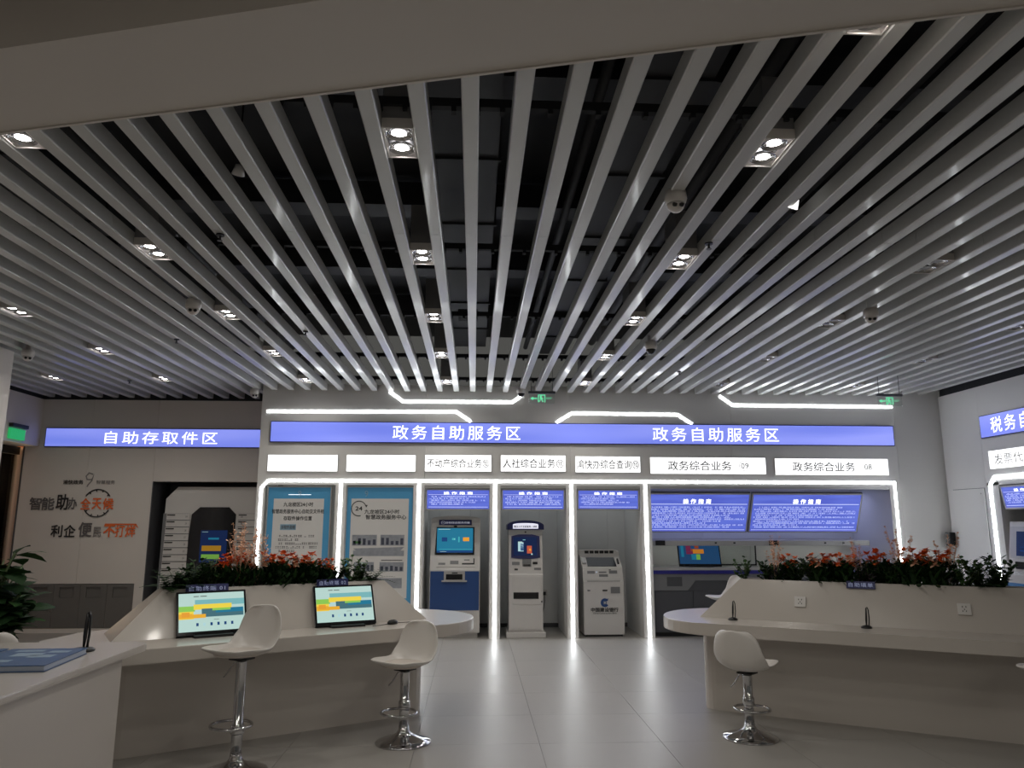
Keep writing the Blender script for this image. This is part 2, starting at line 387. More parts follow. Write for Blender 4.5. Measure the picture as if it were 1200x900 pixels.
# left recess wall
LY = 11.73
wl = empty('wall_rear', kind='structure')
for a, b in ((-6.87, -5.9), (-5.9, -4.913)): panel(wl, a, b, LY, LY + .15, .70, 3.6, M_wallw)
panel(wl, -4.913, -3.10, LY, LY + .15, 2.215, 3.6, M_wallw)
panel(wl, -6.87, -4.913, LY, LY + .02, 0, .06, M_wallw)
box('wall_panel', (-5.05, -4.913, LY, LY + .15, .06, .70), M_wallw, wl)
box('niche_side', (-4.913, -4.90, LY + .0, LY + .7, 0, 2.215), M_dgrey, wl)
box('niche_back', (-4.95, -3.1, LY + .66, LY + .7, 0, 2.3), M_dgrey, wl)
box('niche_top', (-4.913, -3.1, LY + .15, LY + .7, 2.215, 2.26), M_dgrey, wl)
box('shadow_gap', (-6.7, -3.1, LY - .004, LY + .1, HC - .03, HC + .12), M_dark, wl)
# left wall with glazed opening
wleft = empty('wall_left', kind='structure')
box('bulkhead', (-7.4, -6.66, 2.0, LY, 2.74, 3.47), M_wallw, wleft)
box('shadow_gap', (-7.3, -6.69, 2.0, LY, 3.47, 3.7), M_dark, wleft)
box('wall_panel', (-7.14, -6.89, 11.9, 12.0, 0, 2.74), M_wallw, wleft)
box('corner_post', (-6.892, -6.872, LY - .004, 11.9, 0, 2.74), M_dgrey, wleft)
box('wall_panel', (-7.1, -6.98, 1.0, 8.2, 0, 2.74), M_wallw, wleft)
dr = empty('door_1', kind='structure')
m = MB(M_black); m.box(-7.18, -7.14, 11.9, 11.94, 0, 2.74); m.box(-7.06, -7.0, 8.2, 8.26, 0, 2.74); m.box(-7.06, -7.0, 8.26, 11.84, 2.62, 2.74); m.box(-7.06, -7.0, 9.9, 9.95, 0, 2.62)
obj('door_frame', m, dr); box('glass_pane', (-7.035, -7.025, 8.26, 11.84, 0.02, 2.62), M_glass, dr)
hall = empty('wall_outer', kind='structure')
box('timber_wall', (-9.0, -8.9, 7.5, 13, 0, 3.2), M_wood, hall); box('timber_return', (-8.9, -7.0, 12.6, 12.7, 0, 3.2), M_wood, hall)
box('hall_ceiling', (-9, -7.1, 7.5, 12.5, 3.2, 3.25), M_wallw, hall)
for z in (2.32, 1.9, .9): box('metal_trim', (-8.9, -7.0, 12.57, 12.6, z, z + .025), M_silver, hall)
box('light_strip', (-8.7, -7.1, 12.50, 12.56, 2.56, 2.60), mat('warm_led', (1, .8, .5), emit=(1, .62, .3), es=5, var=0), hall)
pl_ = bpy.data.lights.new('hall_lamp', 'POINT'); pl_.energy = 45; pl_.color = (1, .72, .45); pl_.shadow_soft_size = .2; po_ = bpy.data.objects.new('hall_lamp', pl_); po_.location = (-7.9, 12.25, 2.2); COL.objects.link(po_)
# white column by the left edge
obj('column_1', MB(M_wallw).box(-5.95, -5.22, 7.75, 8.5, 0, HC - .004, bev=.006), kind='structure')
# low cabinets under lettering on the rear wall
cb = empty('built_in_cabinet', (0, 0, 0), label='taupe grey row of low cabinets set into the rear wall under the lettering', cat='cabinet')
box('carcass', (-6.868, -5.052, LY + .03, LY + .4, .062, .695), M_cab, cb)
for i in range(5):
    x1 = -5.056 - i * .385; x0 = max(x1 - .381, -6.865)
    if x1 - x0 < .2: continue
    m = MB(M_cab); c = (x0 + x1) / 2
    # door with a recessed square
    m.box(x0, x0 + .08, LY + .002, LY + .03, .07, .69); m.box(x1 - .09, x1, LY + .002, LY + .03, .07, .69)
    m.box(x0 + .08, x1 - .09, LY + .002, LY + .03, .07, .50); m.box(x0 + .08, x1 - .09, LY + .002, LY + .03, .65, .69)
    d = obj('door', m, cb); box('recessed_pull', (x0 + .08, x1 - .09, LY + .024, LY + .03, .502, .648), M_cab, d)

# ================================================================= SIGNS
def long_sign(x0, x1, z0, z1, yf, texts, label, frame=True):
    r = empty('illuminated_sign', ((x0 + x1) / 2, yf, z0), label=label, cat='sign'); W = (x1 - x0) / 2
    m = MB(M_navy); h = z1 - z0; m.box(-W, W, -.035, -.003, 0, h); obj('housing', m, r)
    box('lit_face', (-W + .012, W - .012, -.040, -.034, .012, h - .012), M_sign, r)
    for s, cx, w_, hh in texts: lettering(s, M_txtw, r, cx - (x0 + x1) / 2, -.043, h / 2, w_, hh, 0, gap=1.28)
    return r
long_sign(-2.95, 6.305, 2.737, 3.045, FY, [('政务自助服务区', -.262, 1.86, .205), ('政务自助服务区', 3.58, 1.9, .205)], 'long blue lit sign reading self-service zone twice across the facade')
long_sign(-6.57, -3.31, 2.733, 3.028, LY, [('自助存取件区', -4.825, 1.70, .19)], 'blue lit sign above the lettering and locker on the rear wall')
r = empty('illuminated_sign', (RX, 8.9, 2.735), -PI / 2, label='blue lit tax-service sign on the side wall beside the facade', cat='sign')
box('housing', (-.9, 1.6, -.035, -.003, 0, .31), M_navy, r); box('lit_face', (-.888, 1.588, -.040, -.034, .012, .298), M_sign, r)
lettering('税务自助服务区', M_txtw, r, .20, -.043, .155, 1.75, .205, 0, gap=1.28)
def white_box(x0, x1, z0, z1, s, tw, th, label, tx=None, num=None):
    r = empty('illuminated_sign', ((x0 + x1) / 2, FY, z0), label=label, cat='sign', group='white lightbox signs over the bays'); W = (x1 - x0) / 2; h = z1 - z0
    box('housing', (-W, W, -.02, -.002, 0, h), M_silver, r); box('lit_face', (-W + .005, W - .005, -.026, -.02, .005, h - .005), M_box, r)
    if s: lettering(s, M_txtg, r, (tx - (x0 + x1) / 2) if tx is not None else 0, -.029, h / 2, tw, th, .008)
    if num:
        cx = tx - (x0 + x1) / 2 + tw / 2 + .20; lettering(num, M_txtg, r, cx, -.029, h / 2, .115, .085, .006)
        obj('number_ring', MB(M_txtg).ribbon([(cx + .082 * math.cos(q * PI / 12), h / 2 + .072 * math.sin(q * PI / 12)) for q in range(25)], .006, -.029, -.027), r)
white_box(-2.965, -1.965, 2.318, 2.56, '', 0, 0, 'blank white lightbox over the blue notice poster, nearest the rear wall')
white_box(-1.845, -.848, 2.32, 2.565, '', 0, 0, 'blank white lightbox over the poster with the 24 clock')
white_box(-.72, .25, 2.325, 2.57, '不动产综合业务⑫', .90, .13, 'white lightbox numbered 12 over the kiosk with blue door')
white_box(.38, 1.336, 2.33, 2.572, '人社综合业务⑪', .89, .135, 'white lightbox numbered 11 over the slim arched kiosk')
white_box(1.472, 2.438, 2.322, 2.562, '渝快办综合查询⑩', .92, .135, 'white lightbox numbered 10 over the bank kiosk')
white_box(2.58, 4.316, 2.306, 2.555, '政务综合业务', .95, .14, 'wide white lightbox numbered 09 over the first workstation', 3.32, '09')
white_box(4.452, 6.18, 2.298, 2.548, '政务综合业务', .95, .14, 'wide white lightbox numbered 08 beside the end of the facade', 5.19, '08')
r = empty('illuminated_sign', (RX, 9.15, 2.31), -PI / 2, label='white lightbox on the side wall under the tax sign', cat='sign', group='white lightbox signs over the bays')
box('housing', (-.56, .9, -.02, -.002, 0, .25), M_silver, r); box('lit_face', (-.555, .895, -.026, -.02, .005, .245), M_box, r)
lettering('发票代开', M_txtg, r, -.10, -.029, .125, .70, .14)

# operation guide screens
def guide(x0, x1, z0, z1, y0, y1, label, seed, rows=5, par=None):
    """lit panel from (y0,z1) top to (y1,z0) bottom"""
    cx = (x0 + x1) / 2; e = .022; r = empty('guide_screen', (cx, y1, z0), label=label, cat='screen', group='operation guide screens')
    tilt = math.atan2(y1 - y0, z1 - z0); L = math.hypot(y1 - y0, z1 - z0); W = (x1 - x0) / 2
    def fin(o): o.rotation_euler = (tilt, 0, 0); return o
    m = MB(M_dgrey); m.box(-W, W, .0, .05, 0, L); fin(obj('housing', m, r))
    m = MB(M_silver)
    m.box(-W, W, -.008, 0, 0, e); m.box(-W, W, -.008, 0, L - e, L); m.box(-W, -W + e, -.008, 0, e, L - e); m.box(W - e, W, -.008, 0, e, L - e); fin(obj('frame', m, r))
    fin(box('lit_face', (-W + e, W - e, -.004, 0, e, L - e), M_guide, r))
    m = MB(); rnd = random.Random(seed); hh = L / (rows * 2.4 + 3.5)
    m.use(M_guidetxt).face([(-W + .04, -.006, L * .715), (W - .04, -.006, L * .715), (W - .04, -.006, L * .73), (-W + .04, -.006, L * .73)])
    m.face([(-W + .04, -.006, .045), (W - .04, -.006, .045), (W - .04, -.006, .051), (-W + .04, -.006, .051)])
    text_lines(m, -W + .06, W - .06, -.006, L * .66, (L * .66 - .07) / rows, rows, (L * .66 - .07) / rows * .60, rnd, M_guidetxt)
    fin(obj('small_print', m, r))
    t = lettering('操作指南', M_txtw, r, 0, 0, 0, min(.42, W * .9), L * .12, .012, gap=1.7)
    t.data.transform(Matrix.Translation((0, -.007, L * .795))); fin(t)
    return r
guide(-.70, .24, 1.775, 2.085, FY + .03, FY + .06, 'small blue operation guide screen above the kiosk with blue door', 1)
guide(.395, 1.325, 1.775, 2.085, FY + .03, FY + .06, 'small blue operation guide screen above the slim arched kiosk', 2)
guide(1.50, 2.42, 1.78, 2.085, FY + .03, FY + .06, 'small blue operation guide screen above the bank kiosk', 3)
guide(2.50, 4.098, 1.46, 2.035, FY + .06, FY + .34, 'large tilted blue guide screen over the first workstation', 4, 11)
guide(4.118, 5.80, 1.46, 2.035, FY + .06, FY + .34, 'large tilted blue guide screen over the second workstation', 5, 11)
r = guide(0, .9, 1.78, 2.085, -.05, 0, 'small blue guide screen in the side wall bay over the beige kiosk', 6)
r.location = (RX + .03, 9.12, 1.78); r.rotation_euler = (0, 0, -PI / 2)

# posters ----------------------------------------------------------
def poster_base(x0, x1, z0, z1, label):
    r = empty('framed_poster', ((x0 + x1) / 2, FY + .05, z0), label=label, cat='poster'); W = (x1 - x0) / 2; h = z1 - z0
    box('backing', (-W, W, 0, .04, 0, h), P_blue, r)
    m = MB(M_silver); e = .018
    m.box(-W - e, W + e, -.02, .04, h, h + e); m.box(-W - e, W + e, -.02, .04, -e, 0); m.box(-W - e, -W, -.02, .04, 0, h); m.box(W, W + e, -.02, .04, 0, h); obj('frame', m, r)
    return r, W, h
r, W, h = poster_base(-2.94, -2.06, .45, 2.095, 'blue bordered notice poster behind the orange flowers in the first bay')
box('sheet', (-W + .08, W - .09, -.004, 0, .1, h - .16), P_white, r)
z = h - .24
for s, w_, in (('九龙坡区24小时', .42), ('智慧政务服务中心自助交文件柜', .74), ('存取件操作位置', .40)):
    lettering(s, M_ink, r, -.01, -.006, z, w_, .062, .012); z -= .098
box('heading_tab', (-W + .19, -W + .41, -.006, -.004, h - .60, h - .52), P_lblue, r); lettering('存取件说明', M_inkg, r, -W + .30, -.008, h - .56, .19, .05, .01)
m = MB(); text_lines(m, -W + .14, W - .14, -.006, h - .67, .052, 12, .028, random.Random(3), M_inkg); obj('small_print', m, r)
m = MB(M_txtw); m.box(-.16, .16, -.004, -.001, h - .105, h - .10); obj('emblem_line', m, r)
lettering('9', P_lblue, r, 0, -.006, h - .09, .05, .09)
r, W, h = poster_base(-1.82, -.88, .45, 2.098, 'blue bordered poster with a 24 clock and room pictures in the second bay')
box('sheet', (-W + .06, W - .06, -.004, 0, .1, h - .16), P_white, r)
lettering('九龙坡区24小时', M_ink, r, .03, -.006, h - .345, .50, .065, .014); lettering('智慧政务服务中心', M_ink, r, .09, -.006, h - .42, .58, .066, .016)
a = [( -W + .17 + .105 * math.cos(t), h - .30 + .105 * math.sin(t)) for t in [math.radians(q) for q in range(20, 300, 14)]]
obj('clock_arc', MB(M_ink).ribbon(a, .012, -.007, -.005), r); lettering('24', M_ink, r, -W + .17, -.006, h - .30, .10, .06, .015)
obj('arc_arrow', MB(M_ink).prism([(-W + .255, h - .25), (-W + .295, h - .25), (-W + .275, h - .285)], -.007, -.005, 'y'), r)
lettering('9', P_lblue, r, -.2, -.006, h - .09, .05, .09)
for i, (x0, x1, z0, z1) in enumerate(((-.36, .36, .585, .66), (-.38, -.03, .73, .88), (.02, .36, .73, .88), (-.34, -.06, .37, .50), (.02, .36, .37, .50), (-.36, .34, .14, .28))):
    q = box('picture', (x0, x1, -.007, -.0042, h - 1.55 + z0, h - 1.55 + z1), P_photo, r)
    if i in (1, 2, 3, 4):
        rnd = random.Random(i); m = MB(P_photod)
        for k in range(5): xx = x0 + (x1 - x0) * (k + .2) / 5; hh = rnd.uniform(.05, .1); m.box(xx, xx + .04, -.009, -.007, h - 1.55 + z0 + .01, h - 1.55 + z0 + .01 + hh)
        obj('printed_kiosks', m, q)
m = MB(P_photo); m.prism([(-.36, h - .86), (.36, h - .84), (.30, h - .90), (.02, h - .95), (-.30, h - .90)], -.006, -.0042, 'y'); obj('picture', m, r)
m = MB(P_photog); m.box(-.36, -.25, -.009, -.007, h - .79, h - .76); obj('printed_plant', m, r)
m = MB(M_ink); m.box(.04, .34, -.006, -.004, h - 1.03, h - 1.02); obj('printed_bar', m, r)

# ================================================================= KIOSKS
class Pl:
    """a plane: origin o, axes u,v (n=u x v points out)"""
    def __init__(s, o, u, v): s.o = Vector(o); s.u = Vector(u).normalized(); s.v = Vector(v).normalized(); s.n = s.u.cross(s.v)
    def pt(s, a, b, c=0): return s.o + s.u * a + s.v * b + s.n * c
    def rect(s, mb, a0, a1, b0, b1, t=.006, off=0):
        return s.poly(mb, [(a0, b0), (a1, b0), (a1, b1), (a0, b1)], t, off)
    def poly(s, mb, pts, t=.006, off=0):
        A = [tuple(s.pt(a, b, off)) for a, b in pts]; B = [tuple(s.pt(a, b, off + t)) for a, b in pts]
        return mb.loft([A, B])
def arch(w, z0, z1, rise, n=10):
    return [(-w, z0), (w, z0), (w, z1)] + [(w * math.cos(t), z1 + rise * math.sin(t)) for t in [PI * k / n for k in range(1, n)]] + [(-w, z1)]

def kiosk_door():      # large white kiosk with blue door
    k = empty('self_service_kiosk', (-.265, FY + .12, 0), label='large white self-service kiosk with a blue lower door and teal screen', cat='kiosk')
    W = .36
    body = [(.0, .07), (.0, .93), (.015, .955), (.11, 1.125), (.115, 1.14), (.19, 1.53), (.20, 1.62), (.70, 1.62), (.70, .07)]
    m = MB(M_kwhite).prism(body, -W, W, 'x', bev=.006); m.box(-W + .03, W - .03, .05, .65, 0, .07); obj('body', m, k)
    hd = [(x, z) for x, z in arch(W - .0, 1.60, 1.655, .045)]
    obj('head', MB(M_kwhite).prism(hd, .195, .69, 'y', bev=.004), k)
    P = Pl((0, .115, 1.14), (1, 0, 0), (0, .075, .39))
    m = MB(M_blackg); P.poly(m, [(-.295, .0), (.275, .0), (.275, .40), (-.275, .40)], .012); obj('screen_bezel', m, k)
    m = MB(E_teal); P.rect(m, -.27, .255, .03, .385, .002, .012); s = obj('screen', m, k)
    m = MB()
    for c, a0, a1, b0, b1 in ((E_blue, -.27, .255, .03, .06), (E_white, -.25, -.08, .365, .372), (E_orange, .11, .20, .195, .25), (E_cyan, -.05, .0, .21, .24), (E_white, -.02, -.01, .22, .23), (E_cyan, -.24, .24, .075, .08), (E_blue, -.20, -.12, .19, .25), (E_cyan, .04, .06, .18, .26), (E_white, -.22, -.13, .042, .049)):
        m.use(c); P.rect(m, a0, a1, b0, b1, .001, .014)
    obj('screen_picture', m, s)
    H = Pl((0, .195, 1.53), (1, 0, 0), (0, .0, 1)); m = MB(M_navy); H.rect(m, -.245, .235, .035, .11, .014); o = obj('name_plate', m, k)
    lettering('⊖自助综合服务终端', M_plate, k, -.005, .178, 1.60, .42, .045, .01)
    obj('camera', MB(M_black).box(-.025, .02, .18, .2, 1.535, 1.558), k)
    K = Pl((0, .015, .955), (1, 0, 0), (0, .095, .17))
    m = MB(M_kwhite); K.rect(m, -.27, .29, .02, .17, .01); s = obj('reader_shelf', m, k)
    m = MB(M_grey); K.rect(m, -.24, -.14, .05, .08, .004, .01); K.rect(m, -.07, .05, .06, .11, .008, .01); obj('card_reader', m, s)
    m = MB(M_black); K.rect(m, .13, .21, .12, .13, .004, .01); K.rect(m, .10, .27, .055, .075, .004, .01); K.rect(m, .265, .28, .055, .15, .004, .01); obj('slot', m, s)
    m = MB(M_kblue).box(-W + .012, W - .012, -.008, 0, .375, .915); d = obj('door', m, k, label='blue lower door')
    m = MB(M_silver); m.box(-.155, .145, -.02, -.008, .78, .915); m.box(-.185, .175, -.045, -.008, .77, .79); e = obj('receipt_tray', m, d)
    obj('tray_mouth', MB(M_blackg).box(-.125, .11, -.024, -.018, .80, .875), d); obj('sensor', MB(M_black).box(-.04, .04, -.024, -.018, .885, .90), d)
    return k
kiosk_door()
def kiosk_arch():
    k = empty('self_service_kiosk', (.757, FY + .12, 0), label='slim white self-service kiosk with an arched navy hood', cat='kiosk'); W = .245
    prof = [(.0, .10), (.0, .86), (.015, .88), (.05, 1.10), (.11, 1.45), (.11, 1.47), (.50, 1.47), (.50, .10)]
    m = MB(M_kwhite).prism(prof, -W, W, 'x', bev=.006); obj('body', m, k)
    m = MB(M_kwhite).box(-.28, .28, -.05, .55, 0, .075, bev=.008); m.box(-.25, .25, .02, .5, .075, .1); obj('plinth', m, k)
    obj('head', MB(M_silver).box(-W - .003, W + .003, .095, .5, 1.42, 1.50), k)
    hd = arch(W + .025, 1.50, 1.56, .075, 12); obj('hood', MB(M_navy).prism(hd, .06, .5, 'y', bev=.006), k)
    pl = [(-.185, 1.515), (.185, 1.515), (.185, 1.575)] + [(.185 * math.cos(t), 1.575 + .02 * math.sin(t)) for t in [PI * q / 8 for q in range(1, 8)]] + [(-.185, 1.575)]
    obj('name_plate', MB(M_soft).prism(pl, .05, .06, 'y'), k); lettering('重庆人社自助服务一体机', M_inkg, k, 0, .047, 1.545, .34, .035, .02)
    obj('camera', MB(M_black).box(-.012, .012, .085, .1, 1.455, 1.475), k)
    P = Pl((0, .05, 1.10), (1, 0, 0), (0, .06, .35))
    a = [(-.21, .0), (-.1, -.015), (.1, -.015), (.21, .0), (.205, .31), (.1, .335), (-.1, .335), (-.205, .31)]
    m = MB(M_navy); P.poly(m, a, .012); obj('screen_bezel', m, k)
    m = MB(E_dblue); P.rect(m, -.175, .165, .03, .295, .002, .012); s = obj('screen', m, k)
    m = MB()
    for c, a0, a1, b0, b1 in ((E_pale, -.11, -.03, .09, .22), (E_blue, -.075, -.025, .10, .20), (E_white, -.11, -.05, .215, .23), (E_red, .02, .09, .06, .17), (E_gold, .05, .08, .1, .13), (E_white, .08, .10, .04, .06), (E_sky, -.04, 0, .25, .26)):
        m.use(c); P.rect(m, a0, a1, b0, b1, .001, .014)
    obj('screen_picture', m, s)
    K = Pl((0, .015, .88), (1, 0, 0), (0, .035, .22)); m = MB(M_grey)
    K.rect(m, -.20, -.09, .12, .165, .006); obj('slot', m, k); m = MB(M_grey); K.rect(m, -.05, .08, .10, .21, .008); obj('fingerprint_reader', m, k)
    m = MB(M_black); K.rect(m, .10, .17, .13, .165, .006); obj('slot', m, k); m = MB(M_black); K.rect(m, -.165, -.115, .045, .07, .006); obj('slot', m, k)
    m = MB(M_grey); K.rect(m, .12, .22, .05, .08, .005); obj('label_plate', m, k); m = MB(M_blackg); K.rect(m, -.035, .065, .10, .13, .012); obj('slot', m, k)
    d = obj('printer_door', MB(M_kwhite).box(-.195, .215, -.008, 0, .455, .84, bev=.002), k); obj('paper_mouth', MB(M_blackg).box(-.18, .18, -.013, -.006, .53, .62), d)
    m = MB(M_black); m.lathe([(.012, -.012), (.012, 0)], 12); o = obj('lock', m, k, (.225, -.004, .49)); o.rotation_euler = (PI / 2, 0, 0)
    obj('lower_door', MB(M_kwhite).box(-.225, .225, -.004, 0, .12, .445, bev=.002), k)
    return k
kiosk_arch()
def kiosk_bank():
    k = empty('bank_kiosk', (1.885, FY + .14, 0), .03, label='low white bank kiosk with a slanted screen and round blue logo', cat='kiosk'); W = .295
    prof = [(.0, .03), (.0, .76), (.02, .79), (.07, .955), (.28, 1.10), (.30, 1.17), (.33, 1.19), (.60, 1.19), (.60, .03)]
    obj('body', MB(M_kwhite).prism(prof, -W, W, 'x', bev=.008), k); obj('plinth', MB(M_black).box(-.27, .27, .03, .57, 0, .03), k)
    m = MB(M_kwhite); m.box(-W - .02, W - .03, .30, .58, 1.12, 1.20, bev=.006); obj('top_unit', m, k)
    m = MB(M_black)
    for i in range(6): m.box(-.22 + i * .075, -.22 + i * .075 + .06, .292, .302, 1.15, 1.19)
    obj('marking', m, k)
    P = Pl((0, .07, .955), (1, 0, 0), (0, .21, .145)); m = MB(M_blackg); P.poly(m, [(-.215, .03), (.215, .03), (.205, .235), (-.21, .235)], .008); obj('screen', m, k)
    m = MB(M_silver); P.rect(m, -.285, -.23, .08, .20, .03); obj('scanner', m, k); m = MB(M_black); P.rect(m, .24, .26, .08, .18, .03); obj('side_reader', m, k)
    K = Pl((0, .02, .79), (1, 0, 0), (0, .05, .165)); m = MB(M_kwhite); K.rect(m, -.27, .27, .005, .16, .006); fp = obj('slot_panel', m, k)
    for c, a0, a1, b0, b1 in ((M_grey, -.23, -.12, .085, .125), (M_grey, -.06, .05, .095, .115), (M_grey, -.06, .07, .04, .075), (M_grey, .09, .21, .085, .13), (M_black, .09, .12, .135, .145)):
        m = MB(c); K.rect(m, a0, a1, b0, b1, .005, .006); obj('slot', m, fp)
    m = MB(M_guidetxt); K.rect(m, -.10, -.085, .10, .115, .004, .006); obj('indicator_light', m, fp)
    obj('seam', MB(M_dgrey).box(-.24, .24, -.001, .004, .768, .774), k)
    for c, a0, a1, b0, b1 in ((M_grey, .10, .235, .60, .69), (M_black, -.02, .05, .63, .65), (M_grey, -.24, -.2, .63, .65)):
        obj('slot', MB(c).box(a0, a1, -.008, 0, b0, b1), k)
    # round emblem: open ring around a square
    pts = [(.044 * math.cos(t), .044 * math.sin(t)) for t in [math.radians(q) for q in range(35, 326, 10)]]
    o = obj('emblem', MB(M_kblue).ribbon(pts, .034, -.006, -.002), k, (.01, 0, .47)); m = MB(M_kblue); 
    m.prism([(.02, .036), (.05, .065), (.045, .03), (.03, .02)], -.006, -.002, 'y'); obj('emblem_notch', m, o)
    obj('emblem_square', MB(M_kblue).ribbon([(0, -.026), (.026, 0), (0, .026), (-.026, 0), (0, -.026)], .008, -.008, -.006), o)
    lettering('中国建设银行', M_ink, k, .005, -.004, .372, .40, .06, .025); lettering('China Construction Bank', M_ink, k, .01, -.004, .325, .34, .022, .004)
    return k
kiosk_bank()
# power sockets and cables in the bays
def bay_socket(x, z, label):
    r = empty('power_socket', (x, 12.078, z), label=label, cat='socket'); obj('face_plate', MB(M_kwhite).box(-.045, .045, -.01, 0, -.045, .045, bev=.003), r)
    obj('plug', MB(M_black).box(-.02, .02, -.05, -.01, -.035, .015, bev=.004), r)
    obj('cable', MB(M_black).tube([(0, -.03, -.03), (.0, -.05, -.12), (-.03, -.05, -.3), (-.06, -.06, -.42), (-.2, -.07, -.45)], .006, 6), r)
bay_socket(1.12, .52, 'plugged wall socket behind the slim arched kiosk'); bay_socket(2.32, .56, 'plugged wall socket behind the bank kiosk')

# workstations in the wide bay --------------------------------------
def workstation(x0, x1, label, mon=True):
    k = empty('workstation', ((x0 + x1) / 2, FY + .06, 0), label=label, cat='workstation', group='built-in workstations under the tilted screens'); W = (x1 - x0) / 2
    obj('worktop', MB(M_silver).box(-W, W, .0, .75, .925, .965, bev=.004), k)
    obj('blue_band', MB(mat('band_blue', (.03, .03, .28), .3)).box(-W, W, .012, .05, .875, .925), k)
    obj('carcass', MB(M_dgrey).box(-W, W, .05, .72, .06, .90), k); obj('plinth', MB(M_black).box(-W, W, .08, .7, 0, .06), k)
    fr = obj('front_panel', MB(M_grey).prism([(-W + .004, .64), (-W + .50, .64), (-W + .62, .78), (W - .62, .78), (W - .5, .64), (W - .004, .64), (W - .004, .87), (-W + .004, .87)], .035, .05, 'y'), k)
    obj('vent', MB(M_dgrey).box(-W + .20, -W + .42, .028, .036, .70, .83), fr)
    obj('door', MB(M_dgrey).box(-W + .02, -.28, .04, .052, .08, .63), k); obj('door', MB(M_dgrey).box(-.27, W - .02, .04, .052, .08, .63), k)
    obj('back_panel', MB(M_kwhite).box(-W, W, .70, .74, .965, 1.36), k)
    obj('hood', MB(M_silver).box(-W, W, .12, .74, 1.27, 1.345, bev=.005), k)
    obj('hood_camera', MB(M_black).box(-W + .07, -W + .21, .10, .2, 1.275, 1.345), k)
    for x in (.12, .40): obj('hood_camera', MB(M_black).box(x - .015, x + .015, .112, .12, 1.30, 1.32), k)
    obj('hood_light', MB(mat('soft_led', (1, 1, 1), emit=(.9, 1, .95), es=2.2, var=0)).box(-W + .1, W - .1, .5, .53, 1.262, 1.27), k)
    return k
workstation(2.60, 4.30, 'grey workstation counter with blue band next to the bank kiosk')
workstation(4.303, 5.90, 'grey workstation counter with blue band behind the form counter plants')
def monitor(loc, rz, tiltback, w_, h_, parts, label, cat='monitor', lip=.03, group=None):
    r = empty('monitor', loc, rz, label=label, cat=cat, group=group); W = w_ / 2; a = -tiltback
    def fin(o): o.rotation_euler = (a, 0, 0); return o
    fin(obj('casing', MB(M_blackg).box(-W, W, 0, .035, 0, h_, bev=.004), r))
    e = .016; s = fin(box('screen', (-W + e, W - e, -.002, 0, lip, h_ - e), E_white if parts != 'tiles' else G_blue, r))
    m = MB(); sw = w_ - 2 * e; sh = h_ - e - lip
    if parts == 'tiles':
        L = [(G_pink, .18, .30, .55, .85), (G_red, .30, .5, .45, .65), (G_orange, .35, .62, .45, .64), (G_teal, .30, .42, .18, .42), (G_green, .42, .52, .18, .42), (G_pink, .18, .34, .42, .54), (G_pale, .75, .92, .8, .84), (G_red, .40, .50, .68, .86), (G_teal, .05, .12, .3, .9)]
    else:
        L = [(E_yel, 0, .22, .32, .62), (E_gold, 0, .20, .34, .46), (E_green, 0, .24, .52, .66), (E_sky, .24, 1, .66, .82), (E_yel, .22, .80, .56, .70), (E_pale, .24, .42, .50, .56),
             (E_river, .34, .98, .36, .58), (E_teal, .55, .98, .46, .58), (E_gold, .14, .40, .34, .44), (E_orange, .04, .16, .38, .5), (E_green, .5, .78, .52, .58),
             (M_inkg, .22, .30, .90, .92), (M_inkg, .32, .42, .90, .92), (M_inkg, .52, .60, .28, .29)]
        for i in range(6): L.append((E_blue if i not in (1,) else E_pale, .255 + i * .105, .29 + i * .105, .13, .21))
    for q, (c, a0, a1, b0, b1) in enumerate(L):
        m.use(c); x0 = -W + e + sw * a0; x1 = -W + e + sw * a1; z0 = lip + sh * b0; z1 = lip + sh * b1; y = -.003 - q * .0002
        m.face([(x0, y, z0), (x1, y, z0), (x1, y, z1), (x0, y, z1)])
    fin(obj('screen_picture', m, r))
    m = MB(M_black); m.box(-W * .55, W * .55, -.06, .06, -.012, .006, bev=.002); m.box(-W * .5, W * .5, .0, .03, 0, .02); obj('stand', m, r)
    return r
monitor((3.33, FY + .18, .98), -.10, .42, .62, .40, 'tiles', 'black monitor with coloured tiles on the first workstation', lip=.03)
# second workstation: glossy glass back frame, socket clips
r = empty('framed_glass_screen', (4.02, FY + .55, .966), -.1, label='thin black framed clear screen standing next to the workstation monitor', cat='screen')
m = MB(M_black); m.box(-.42, .28, 0, .012, 0, .02); m.box(.26, .28, 0, .012, 0, .30); m.box(-.42, -.40, 0, .012, 0, .30); obj('frame', m, r)
box('glass_pane', (-.4, .26, .004, .008, .02, .29), M_glass, r)

# kiosk in side bay
k = empty('self_service_kiosk', (RX - .12, 9.13, 0), -PI / 2, label='beige kiosk with a rounded hood in the side wall bay', cat='kiosk')
W = .42
obj('body', MB(M_kwhite).prism([(.10, 1.16), (.16, 1.62), (.55, 1.62), (.6, 1.1), (.6, 0.0), (.0, 0), (.0, .96), (.10, 1.0)], -W, W, 'x', bev=.02), k)
P = Pl((0, .10, 1.16), (1, 0, 0), (0, .06, .46)); m = MB(M_silver); P.rect(m, -.39, .39, .0, .40, .012); s = obj('screen_bezel', m, k)
m = MB(E_dblue); P.rect(m, -.27, .30, .03, .34, .004, .012); obj('screen', m, s); m = MB(E_blue); P.rect(m, -.2, .1, .09, .10, .001, .017); P.rect(m, -.2, .2, .14, .145, .001, .017); obj('screen_picture', m, s)
obj('camera', MB(M_black).lathe([(.02, 0), (.02, .02)], 12), k, (-.02, .13, 1.585), rot=(PI / 2, 0, 0))
obj('paper_mouth', MB(M_blackg).box(-.3, .3, .085, .12, 1.03, 1.12), k)
obj('blue_stripe', MB(mat('stripe_blue', (.06, .22, .5), .4)).box(-.40, .42, -.004, 0, .80, .86), k)
